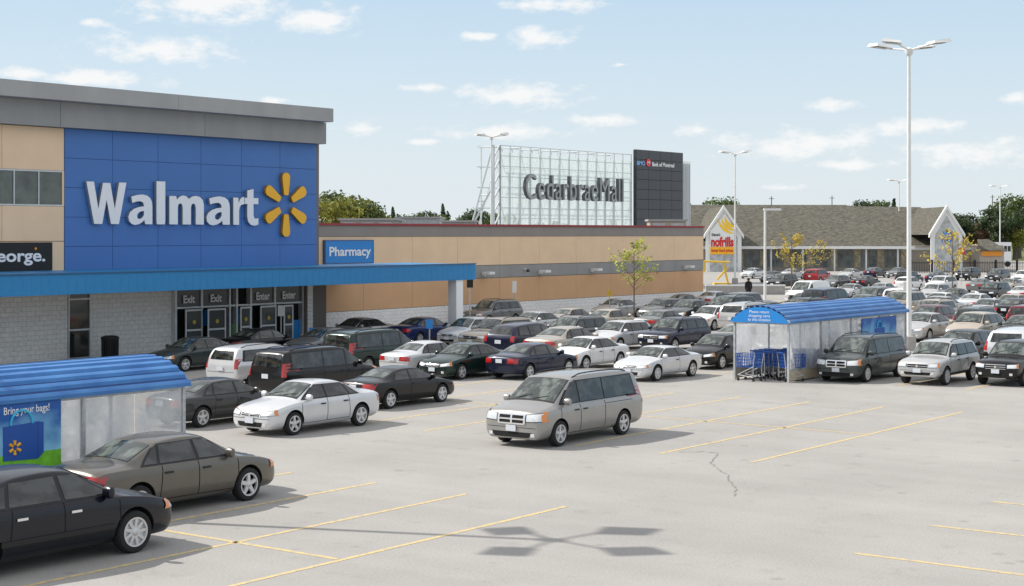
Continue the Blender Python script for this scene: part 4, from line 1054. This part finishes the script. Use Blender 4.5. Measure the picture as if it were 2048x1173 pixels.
# ---------------- LAMPS
def lamp4(px,Z,ztop,lab,loc=None,rot=R_(-53.13),heads=4):
    base=C2W((px-CX)/F*Z,Z,0) if loc is None else loc
    r=empty('street_lamp',base,lab,'street lamp','tall parking lot lamps')
    x,y,_=base
    mb=MB(); mb.tube((x,y,.7),(x,y,ztop-.2),.12,.075,12); mb.build('pole',M_white,r,True)
    mb=MB(); mb.lathe([(.32,0),(.32,.65),(.26,.7)],(x,y,0),'z',18); mb.build('concrete_base',M_conc,r,True)
    mb=MB(); mb.lathe([(.12,-.3),(.18,-.2),(.18,.0),(.1,.06)],(x,y,ztop-.1),'z',12); mb.build('hub',M_white,r,True)
    for sx in (-1,1):
        for sy in (-1,1):
            c,s=math.cos(rot),math.sin(rot)
            def mp(a,b,z,c=c,s=s,sx=sx,sy=sy): a*=sx;b*=sy; return (x+a*c-b*s,y+a*s+b*c,ztop+z)
            mb=MB(mp); mb.tube((.05,.05,-.15),(.7,.8,0),.045,.045,6); mb.build('arm',M_white,r)
            mb=MB(mp)
            vs_=[(.55,.62,0),(1.35,.50,.10),(1.65,1.18,.12),(.75,1.38,.02),(.62,.70,.13),(1.30,.6,.24),(1.55,1.12,.26),(.80,1.28,.15)]
            ix=[mb.P(p) for p in vs_]
            for q in ((0,3,2,1),(4,5,6,7),(0,1,5,4),(1,2,6,5),(2,3,7,6),(3,0,4,7)): mb.f.append([ix[i] for i in q]); mb.m.append(0)
            h=mb.build('lamp_head',M_white,r)
            mb=MB(mp); mb.face([(.75,.72,.015),(1.3,.65,.075),(1.45,1.1,.09),(.85,1.2,.03)])
            mb.v=[(a,b,c_-.02) for a,b,c_ in mb.v]; mb.build('lens',mat('lamp lens',(.5,.52,.52),.2),h)
    return r
lamp4(1818,74,14.05,'tallest white lamp post, beside the right cart shelter',rot=R_(-50))
lamp4(983,150,14.6,'white lamp post left of the glazed mall sign')
lamp4(1470,170,14.0,'white lamp post in front of the first white gable')
lamp4(1798,250,13.7,'distant white lamp post left of the second white gable')
lamp4(2000,280,13.7,'distant white lamp post near the right picture edge')
lamp4(0,0,14.0,'white lamp post beyond the left edge casting the four headed shadow',loc=(23.07-15.0*.39,16.1+15.0*.925,0))
b=C2W((1530-CX)/F*131,131,0); r=empty('single_lamp',b,'short white lamp post with one head beside the walking person','street lamp')
mb=MB(); mb.tube((b[0],b[1],0),(b[0],b[1],7.3),.12,.09,10); mb.build('pole',M_white,r,True)
mb=MB(lambda a,bb,z:(b[0]+.6*a+.8*bb,b[1]-.8*a+.6*bb,z)); mb.box(-.1,1.3,-.2,.2,7.3,7.48); mb.build('lamp_head',M_white,r)
for px,py,Z,lab in ((963,398,320,'thin utility pole left of the mall sign'),(1543,393,340,'utility pole above the supermarket roof, left one'),(1664,392,350,'utility pole above the supermarket roof, right one'),(1985,390,360,'utility pole between trees at far right')):
    p=PZ(px,py,Z); r=empty('utility_pole',(p[0],p[1],0),lab,'utility pole')
    mb=MB(); mb.tube((p[0],p[1],0),p,.16,.10,8); mb.build('pole',mat('old wood',(.20,.18,.16),.9),r)
    mb=MB(); mb.tube((p[0]-.35,p[1]+.45,p[2]-.5),(p[0]+.35,p[1]-.45,p[2]-.5),.06,n=6); mb.build('crossarm',mat('old wood',(.20,.18,.16),.9),r)

# ---------------- small street things
def signpost(px,py,hh,lab,col,kindn='road_sign',w=.3,h=.45,oct_=False):
    u,v=G(px,py); r=empty(kindn,(u,v,0),lab,'sign')
    mb=MB(); mb.tube((u,v,0),(u,v,hh),.03,n=8); mb.build('post',M_galv,r)
    q=lambda a,b,d:(u+.6*a-.8*d, v-.8*a-.6*d, b)
    mb=MB()
    if oct_: poly=[(w*math.cos(R_(22.5+45*k)),hh+w*math.sin(R_(22.5+45*k))) for k in range(8)]
    else: poly=[(-w/2,hh-h),(w/2,hh-h),(w/2,hh),(-w/2,hh)]
    mb.prism(poly,q,.035,.05); mb.build('plate',col,r)
    return r,q
signpost(940,662,3.2,'dark backed sign on a post right of the canopy column',M_plas,w=.35,h=.8)
signpost(1029,650,2.6,'pale narrow sign on a post before the wing wall',M_white,w=.25,h=.7)
signpost(1219,640,1.9,'yellow sign on a short post by the wing wall',M_gold,w=.3,h=.45)
signpost(562,702,2.1,'white sign on a post before the entrance doors',M_white,w=.28,h=.5)
signpost(626,704,1.1,'low blue and white wheelchair sign near the doors',M_signblue,w=.35,h=.5)
r,q=signpost(1923,570,3.55,'red stop sign near the black fence',mat('stop red',(.6,.02,.02),.4),w=.42,oct_=True)
text('STOP',lambda a,b,d:q(a,b,d+.052),-.3,.3,3.45,3.67,.01,'sign_lettering',[M_letter],r,.02)
signpost(1815,640,2.4,'white notice sign beside the tall lamp post',M_white,w=.55,h=.6)
signpost(859,712,1.6,'small blue and white parking sign between cars',M_signblue,w=.28,h=.4)
u,v=U(220,53.9),53.9; r=empty('litter_bin',(u,v,.1),'black slatted litter bin against the white brick wall','bin')
mb=MB(); mb.lathe([(.30,0),(.31,.85)],(u,v,.13),'z',20)
for k in range(20):
    a=2*math.pi*k/20; mb.tube((u+.33*math.cos(a),v+.33*math.sin(a),.13),(u+.34*math.cos(a),v+.34*math.sin(a),.98),.025,n=5)
mb.build('barrel',M_black,r,True)
mb=MB(); mb.lathe([(.38,0),(.38,.08),(.22,.14)],(u,v,.98),'z',20); mb.build('rim_lid',M_black,r,True)
ZF=212
r=empty('metal_fence',C2W(60,ZF,0),'black metal railing fence across the far right of the lot','fence')
xa,xb=(1822-CX)/F*ZF,(2120-CX)/F*ZF
mb=MB(C2W)
for z in (.3,1.5): mb.box(xa,xb,ZF-.03,ZF+.03,z,z+.08)
k=int((xb-xa)/.22)
for i in range(k): x=xa+i*.22; mb.box(x,x+.05,ZF-.05,ZF-.031,.15,1.75)
mb.build('railing',M_black,r)
for i in range(8):
    x=xa+(xb-xa)*i/7; mb=MB(C2W); mb.box(x-.12,x+.12,ZF+.05,ZF+.3,0,1.95); mb.build('post',M_black,r)
ZY=150
r=empty('yellow_lift',C2W((1435-CX)/F*ZY,ZY,0),'yellow steel lift frame standing by the end of the wing','machine')
x=lambda px:(px-CX)/F*ZY; z=lambda py:H-(py-HY)*ZY/F
mb=MB(C2W)
for a,b_ in (((1408,523),(1460,525)),((1446,525),(1456,566)),((1408,545),(1408,523)),((1434,560),(1456,535))): mb.tube((x(a[0]),ZY,z(a[1])),(x(b_[0]),ZY,z(b_[1])),.10,n=6)
mb.build('boom',mat('machine yellow',(.75,.50,.06),.5),r)
mb=MB(C2W); mb.box(x(1427),x(1460),ZY-.8,ZY+1,.3,z(566)); mb.build('chassis',mat('machine yellow',(.75,.50,.06),.5),r)
for xx in (1430,1456):
    mb=MB(C2W); mb.lathe([(.35,-.15),(.35,.15)],(x(xx),ZY-.9,.35),'y',14); mb.build('wheel',M_tyre,r)
ZR=142
mb=MB(C2W)
r=empty('low_wall',C2W((1470-CX)/F*ZR,ZR,0),'low concrete wall behind the walking person','wall')
mb.box((1412-CX)/F*ZR,(1570-CX)/F*ZR,ZR,ZR+.4,0,.75); mb.build('wall',M_conc,r); mb=MB(C2W); mb.box((1412-CX)/F*ZR-.05,(1570-CX)/F*ZR+.05,ZR-.06,ZR+.46,.751,.87); mb.build('coping',M_white,r)
ZBs=262
r=empty('minibus',C2W((1997-CX)/F*ZBs,ZBs,0),'white minibus far away at the right','bus')
x=lambda px:(px-CX)/F*ZBs
mb=MB(C2W); mb.prism([(x(1974),.5),(x(1974),2.0),(x(1979),2.3),(x(1983),4.0),(x(2023),4.0),(x(2023),.5)],lambda a,b,d:(a,ZBs+d,b),0,2.2); mb.build('body',mat('bus white',(.92,.92,.92),.4),r)
for k in range(5):
    mb=MB(C2W); a=x(1985)+.1+k*.60; mb.box(a,a+.48,ZBs-.03,ZBs-.005,2.5,3.4); mb.build('side_window',M_darkgl,r)
for xx in (1981,2015):
    mb=MB(C2W); mb.lathe([(.45,-.15),(.45,.15)],(x(xx),ZBs-.02,.45),'y',14); mb.build('wheel',M_tyre,r)
def person():
    u,v=G(1497,601); r=empty('person',(u,v,0),'person in black coat walking away between parked cars','person')
    J={'pel':(0,0,.95),'sp':(0,.02,1.2),'ch':(0,.03,1.42),'nk':(0,.03,1.56),'hd':(0,.04,1.66),'ht':(0,.03,1.78),
    'hl':(-.1,0,.92),'kl':(-.11,.10,.52),'al':(-.11,-.02,.10),'tl':(-.11,.12,.04),'hr':(.1,0,.92),'kr':(.11,.02,.50),'ar':(.11,-.22,.14),'tr':(.11,-.12,.04),
    'sl':(-.2,.02,1.45),'el':(-.27,-.05,1.17),'wl':(-.25,.05,.92),'fl':(-.25,.08,.80),'sr':(.2,.02,1.45),'er':(.27,.02,1.17),'wr':(.25,.12,.92),'fr':(.25,.14,.80)}
    Rd={'pel':.17,'sp':.165,'ch':.18,'nk':.06,'hd':.095,'ht':.07,'hl':.10,'kl':.065,'al':.045,'tl':.04,'hr':.10,'kr':.065,'ar':.045,'tr':.04,'sl':.075,'el':.055,'wl':.04,'fl':.03,'sr':.075,'er':.055,'wr':.04,'fr':.03}
    E=['pel sp','sp ch','ch nk','nk hd','hd ht','pel hl','hl kl','kl al','al tl','pel hr','hr kr','kr ar','ar tr','ch sl','sl el','el wl','wl fl','ch sr','sr er','er wr','wr fr']
    ks=list(J); me=bpy.data.meshes.new('p'); me.from_pydata([J[k] for k in ks],[tuple(ks.index(q) for q in e.split()) for e in E],[])
    ob=bpy.data.objects.new('p',me); COL.objects.link(ob); ob.modifiers.new('s','SKIN'); m2=ob.modifiers.new('ss','SUBSURF'); m2.levels=2
    for i,k in enumerate(ks):
        sv=me.skin_vertices[0].data[i]; sv.radius=(Rd[k],Rd[k]*(.75 if k in('sp','ch','pel') else 1)); sv.use_root=(k=='pel')
    dg=bpy.context.evaluated_depsgraph_get(); bm_=bpy.data.meshes.new_from_object(ob.evaluated_get(dg)); bpy.data.objects.remove(ob)
    bm_.materials.clear(); bm_.materials.append(mat('skin',(.35,.2,.14),.6)); bm_.materials.append(mat('black cloth',(.015,.015,.018),.9))
    for p in bm_.polygons: p.use_smooth=True; c=p.center; p.material_index=0 if (c.z>1.55 or (abs(c.x)>.2 and c.z<.92)) else 1
    b=bpy.data.objects.new('body',bm_); COL.objects.link(b); b.parent=r
    mb=MB(); mb.lathe([(.24,.0),(.22,.25),(.19,.55),(.2,.72)],(0,.01,.72),'z',16); mb.v=[(x,y*.8,z) for x,y,z in mb.v]
    o=mb.build('coat',mat('black cloth',(.015,.015,.018),.9),None,True); o.parent=r
    mb=MB(); mb.lathe([(.06,-.12),(.115,-.06),(.12,.02),(.08,.09),(.02,.12)],(0,.01,1.70),'z',14); o=mb.build('hair',mat('hair',(.01,.008,.007),.7),None,True); o.parent=r
    r.rotation_euler=(0,0,-R_(53))
person()

# ---------------- TREES
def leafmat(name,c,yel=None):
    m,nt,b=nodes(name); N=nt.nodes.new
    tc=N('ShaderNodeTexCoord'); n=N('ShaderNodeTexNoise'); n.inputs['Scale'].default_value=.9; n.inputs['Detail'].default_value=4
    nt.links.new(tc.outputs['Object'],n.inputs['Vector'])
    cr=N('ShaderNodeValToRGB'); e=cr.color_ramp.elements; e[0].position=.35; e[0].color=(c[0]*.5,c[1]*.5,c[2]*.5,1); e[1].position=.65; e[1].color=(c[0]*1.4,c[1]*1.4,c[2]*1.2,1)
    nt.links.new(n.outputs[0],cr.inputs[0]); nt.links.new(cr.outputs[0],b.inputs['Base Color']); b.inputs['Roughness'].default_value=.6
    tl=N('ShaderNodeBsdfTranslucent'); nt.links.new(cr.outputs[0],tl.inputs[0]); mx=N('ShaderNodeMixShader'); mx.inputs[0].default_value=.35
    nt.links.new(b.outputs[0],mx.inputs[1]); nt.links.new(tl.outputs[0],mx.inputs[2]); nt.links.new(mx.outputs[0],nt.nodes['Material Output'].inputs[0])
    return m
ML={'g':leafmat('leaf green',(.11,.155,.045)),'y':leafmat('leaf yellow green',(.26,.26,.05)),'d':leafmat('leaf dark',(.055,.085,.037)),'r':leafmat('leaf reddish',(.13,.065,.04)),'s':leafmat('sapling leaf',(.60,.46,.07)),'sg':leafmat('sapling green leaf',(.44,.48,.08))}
M_bark=mat('bark',(.15,.12,.09),.95,noise=.3)
def tree_mesh(h,w,seed,n=2600,leaf=.28,conifer=False):
    rg=random.Random(seed)
    tr=MB(); tr.tube((0,0,0),(0,0,h*.45),w*.05+.12,w*.03+.06,8)
    lob=[]
    for i in range(16 if not conifer else 12):
        if conifer: t=i/11; lob.append((Vector((rg.uniform(-.1,.1)*w,rg.uniform(-.1,.1)*w,h*(.15+.8*t))),w*.5*(1-t)*.9+.2,h*.09))
        else:
            a=rg.uniform(0,6.28); t=rg.uniform(0,1); rad=w*.36*math.sqrt(1-(2*t-1)**2*.8)*rg.uniform(.5,1)
            lob.append((Vector((rad*math.cos(a),rad*math.sin(a),h*(.34+.52*t))),w*rg.uniform(.12,.22),h*rg.uniform(.08,.13)))
    for c,_,_ in lob[:9]: tr.tube((0,0,h*.35),tuple(c),w*.018+.04,.03,5)
    lf=MB()
    for i in range(n):
        c,r,rz=rg.choice(lob); d=Vector((rg.gauss(0,1),rg.gauss(0,1),rg.gauss(0,1))).normalized()*(rg.uniform(.5,1.15))
        p=c+Vector((d.x*r,d.y*r,d.z*rz)); nn=(d+Vector((rg.uniform(-1,1),rg.uniform(-1,1),rg.uniform(-.5,1)))).normalized()
        a=nn.orthogonal().normalized(); b=nn.cross(a); an=rg.uniform(0,6.28); a,b=a*math.cos(an)+b*math.sin(an),b*math.cos(an)-a*math.sin(an)
        s=leaf*rg.uniform(.5,1.2); lf.face([p-a*s,p-b*s*.6,p+a*s,p+b*s*.6])
    return tr,lf
PROT={}
def tree(px,ytop,Z,kind,leafk,lab,wf=1.0,group='background trees'):
    h=H-(ytop-HY)*Z/F
    key=(kind,leafk)
    if key not in PROT:
        if kind=='c': tr,lf=tree_mesh(10,4.2,5,1800,.24,True)
        else: tr,lf=tree_mesh(10,9,{'a':11,'b':23,'e':37}[kind],3800,.27)
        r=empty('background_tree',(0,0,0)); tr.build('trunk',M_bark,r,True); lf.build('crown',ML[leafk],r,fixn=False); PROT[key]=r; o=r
    else: o=copy_tree(PROT[key])
    p=C2W((px-CX)/F*Z,Z,0); o.name='background_tree'; o.location=p; s=h/10; o.scale=(s*wf,s*wf,s); o.rotation_euler=(0,0,rng.uniform(0,6))
    tag(o,lab,'tree',group); return o
TL=[(655,392,178,'a','y',1.0,'yellow green tree just right of the blue wall'),(690,374,185,'b','g',1.1,'tallest green tree between blue wall and mall sign'),(728,380,182,'e','y',1.05,'yellowish tree second from the tallest left tree'),(752,398,180,'a','g',.85,'smaller green tree at right end of the left clump')]
i=0
for px,py in ((790,418),(815,424),(842,414),(868,426),(890,412),(915,424),(940,414),(968,420),(1385,412),(775,428)):
    TL.append((px,py,300+(i%3)*12,'abe'[i%3] if i%4 else 'c','dg'[i%2],1.0,'low distant tree on the skyline, number %s counting right from the big clump'%NUM[i])); i+=1
OR=['nearest the mall sign','above the supermarket roof at its left','above the supermarket roof middle','first behind the second gable','second behind the second gable','third behind the second gable','fourth behind the second gable','just left of the far right lamp','just right of the far right lamp','tall one near the right edge','dark one at the right edge','low reddish one behind the minibus','low one under the tall right edge tree','small conifer left of the second gable','low one left of the minibus','beyond the right edge of the lot']
for k,(px,py,kd,lk) in enumerate(((1435,392,'a','g'),(1740,395,'b','d'),(1765,390,'e','g'),(1925,425,'a','d'),(1905,418,'b','d'),(1945,440,'e','r'),(1962,445,'a','r'),(1985,428,'b','g'),(2008,405,'e','d'),(2035,385,'a','g'),(2060,392,'b','d'),(1990,458,'a','r'),(2030,440,'e','y'),(1785,402,'c','d'),(1965,470,'b','d'),(2085,420,'e','g'))):
    TL.append((px,py,335+(k%4)*14,kd,lk,1.1,'distant tree '+OR[k]))
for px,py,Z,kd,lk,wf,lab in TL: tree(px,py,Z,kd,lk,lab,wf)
rg=random.Random(3); mb=MB()
for i in range(9000):
    px=rg.uniform(-300,2500); Z=rg.uniform(480,640); hmax=7.5+2.5*math.sin(px*.02)+2*math.sin(px*.057+1)+1.2*math.sin(px*.13)
    z=rg.uniform(0,1)**.7*hmax; X=(px-CX)/F*Z; p=Vector(C2W(X,Z,z)); s=rg.uniform(.8,1.8)
    a=Vector((rg.gauss(0,1),rg.gauss(0,1),rg.gauss(0,1))).normalized(); b=a.orthogonal().normalized(); mb.face([p-a*s,p-b*s,p+a*s,p+b*s])
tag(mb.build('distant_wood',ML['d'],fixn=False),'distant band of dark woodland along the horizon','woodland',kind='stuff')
def sapling(px,ytop,ybase,lab,seed,n=420,w=1.0,lk='s'):
    rg=random.Random(seed); u,v=G(px,ybase); Z=.8*u+.6*v; h=H-(ytop-HY)*Z/F
    r=empty('sapling',(u,v,0),lab,'tree','young trees in the lot')
    tr=MB(); tr.tube((u,v,0),(u,v,h*.95),.06,.015,7); tips=[]
    for i in range(24):
        t=.34+.6*i/24; a=rg.uniform(0,6.28); L=((1-t)*h*.44*w+.3)*rg.uniform(.5,1.35)
        p0=Vector((u,v,h*t)); p1=p0+Vector((math.cos(a)*L,math.sin(a)*L,L*.7)); tr.tube(p0,p1,.02,.006,5); tips.append((p0,p1))
    tr.build('trunk',M_bark,r,True)
    lf=MB()
    for i in range(n):
        p0,p1=rg.choice(tips); p=p0.lerp(p1,rg.uniform(.35,1.1))+Vector((rg.gauss(0,.10),rg.gauss(0,.10),rg.gauss(0,.10)))
        a=Vector((rg.gauss(0,1),rg.gauss(0,1),rg.gauss(0,1))).normalized(); b=a.orthogonal().normalized(); s=rg.uniform(.07,.14)
        lf.face([p-a*s,p-b*s*.6,p+a*s,p+b*s*.6])
    lf.build('crown',ML[lk],r,fixn=False)
sapling(1268,478,640,'slender yellow green sapling in front of the wing wall',1,560,1.2,'sg')
sapling(1583,468,600,'sparse yellow sapling in front of the supermarket',2,560,1.2)
sapling(1905,456,606,'sparse yellow sapling before the second gable',3,560,1.2)
sapling(1640,478,565,'thin bare sapling left of the crimson car',4,220,.9)

# ---------------- LIGHT / SKY / CAMERA
sd=Vector((.39*math.cos(R_(43)),-.921*math.cos(R_(43)),-math.sin(R_(43))))
sl=bpy.data.lights.new('sun','SUN'); sl.energy=4.4; sl.angle=R_(.5); sl.color=(1,.95,.88)
so=bpy.data.objects.new('sun',sl); COL.objects.link(so); so.rotation_euler=sd.to_track_quat('-Z','Y').to_euler(); so.location=(0,0,50)
w=bpy.data.worlds.new('World'); SC.world=w; w.use_nodes=True; nt=w.node_tree; N=nt.nodes.new; Lk=nt.links.new
bg=nt.nodes['Background']; bg.inputs[1].default_value=.15
sky=N('ShaderNodeTexSky'); sky.sky_type='NISHITA'; sky.sun_disc=False; sky.sun_elevation=R_(43); sky.sun_rotation=math.atan2(-sd.x,-sd.y); sky.air_density=1.0; sky.dust_density=1.5; sky.ozone_density=1.0
tc=N('ShaderNodeTexCoord'); sp=N('ShaderNodeSeparateXYZ'); Lk(tc.outputs['Generated'],sp.inputs[0])
def M(op,a,b=None,c=None):
    m=N('ShaderNodeMath'); m.operation=op
    for i,x in enumerate((a,b,c)):
        if x is None: continue
        if isinstance(x,(int,float)): m.inputs[i].default_value=x
        else: Lk(x,m.inputs[i])
    return m.outputs[0]
ang=M('ARCTAN2',sp.outputs[1],sp.outputs[0]); a_=M('SUBTRACT',math.atan2(.6,.8),ang)
el=M('ARCSINE',sp.outputs[2])
cb=N('ShaderNodeCombineXYZ'); Lk(a_,cb.inputs[0]); Lk(el,cb.inputs[1])
nz=N('ShaderNodeTexNoise'); nz.inputs['Scale'].default_value=55; nz.inputs['Detail'].default_value=8; nz.inputs['Roughness'].default_value=.62
mp=N('ShaderNodeMapping'); mp.inputs['Scale'].default_value=(1,2.0,1); Lk(cb.outputs[0],mp.inputs[0]); Lk(mp.outputs[0],nz.inputs['Vector'])
cl_l=[(320,98,180,30),(630,40,90,38),(420,8,180,46),(1080,75,75,26),(955,73,45,9),(1120,10,110,18),(1040,190,135,30),(190,158,150,22),(1010,264,150,18),(725,256,50,16),(1200,240,85,14),(1395,262,40,16),(1600,290,180,32),(1820,256,130,20),(1665,210,60,14),(1960,305,180,26),(1575,376,40,9),(850,176,60,10),(40,148,90,14),(2035,198,40,14),(550,202,40,10),(1700,330,100,12),(180,46,40,10),(845,284,34,9),(1240,130,24,6)]
acc=None
for (px,py,wx,wy) in cl_l:
    a0=math.atan((px-CX)/F); e0=math.atan((HY-py)/F*math.cos(a0))
    s1=N('ShaderNodeVectorMath'); s1.operation='SUBTRACT'; Lk(cb.outputs[0],s1.inputs[0]); s1.inputs[1].default_value=(a0,e0,0)
    s2=N('ShaderNodeVectorMath'); s2.operation='MULTIPLY'; Lk(s1.outputs[0],s2.inputs[0]); s2.inputs[1].default_value=(F/wx,F/wy,0)
    s3=N('ShaderNodeVectorMath'); s3.operation='LENGTH'; Lk(s2.outputs[0],s3.inputs[0])
    acc=s3.outputs['Value'] if acc is None else M('MINIMUM',acc,s3.outputs['Value'])
fld=M('ADD',M('SUBTRACT',1.0,acc),M('MULTIPLY',M('SUBTRACT',nz.outputs[0],.5),3.0))
mr=N('ShaderNodeMapRange'); mr.interpolation_type='SMOOTHSTEP'; mr.inputs['From Min'].default_value=-.1; mr.inputs['From Max'].default_value=1.0; mr.inputs['To Max'].default_value=.9; Lk(fld,mr.inputs['Value'])
hz=N('ShaderNodeValToRGB'); he=hz.color_ramp.elements
he[0].position=0; he[0].color=(.82,.89,.93,1); he[1].position=1; he[1].color=(.74,.80,.88,1)
for p_s,c_ in ((.03,(.75,.85,.92,1)),(.10,(.55,.73,.89,1)),(.22,(.82,.85,.90,1)),(.5,(.86,.86,.88,1))):  # upper stops brightened, out of view, to add fill light
    e=he.new(p_s); e.color=c_
elm=M('DIVIDE',el,math.pi/2); Lk(elm,hz.inputs[0])
hs=N('ShaderNodeVectorMath'); hs.operation='SCALE'; hs.inputs['Scale'].default_value=6.6; Lk(hz.outputs[0],hs.inputs[0])
haze_fill=N('ShaderNodeMix'); haze_fill.data_type='RGBA'; haze_fill.inputs[0].default_value=.88
Lk(sky.outputs[0],haze_fill.inputs[6]); Lk(hs.outputs[0],haze_fill.inputs[7])
mx=N('ShaderNodeMix'); mx.data_type='RGBA'; Lk(mr.outputs[0],mx.inputs[0]); Lk(haze_fill.outputs[2],mx.inputs[6]); mx.inputs[7].default_value=(6.45,6.45,6.4,1)
Lk(mx.outputs[2],bg.inputs[0])
cam=bpy.data.cameras.new('camera'); co=bpy.data.objects.new('camera',cam); COL.objects.link(co); co.location=(0,0,H)
co.rotation_euler=(R_(90),0,-math.atan2(.8,.6)); cam.lens=F/2048*36; cam.sensor_width=36; cam.shift_y=-(586.5-HY)/2048; cam.clip_end=8000; cam.clip_start=.5
SC.camera=co
SC.view_settings.view_transform='Standard'; SC.view_settings.look='None'; SC.view_settings.exposure=0
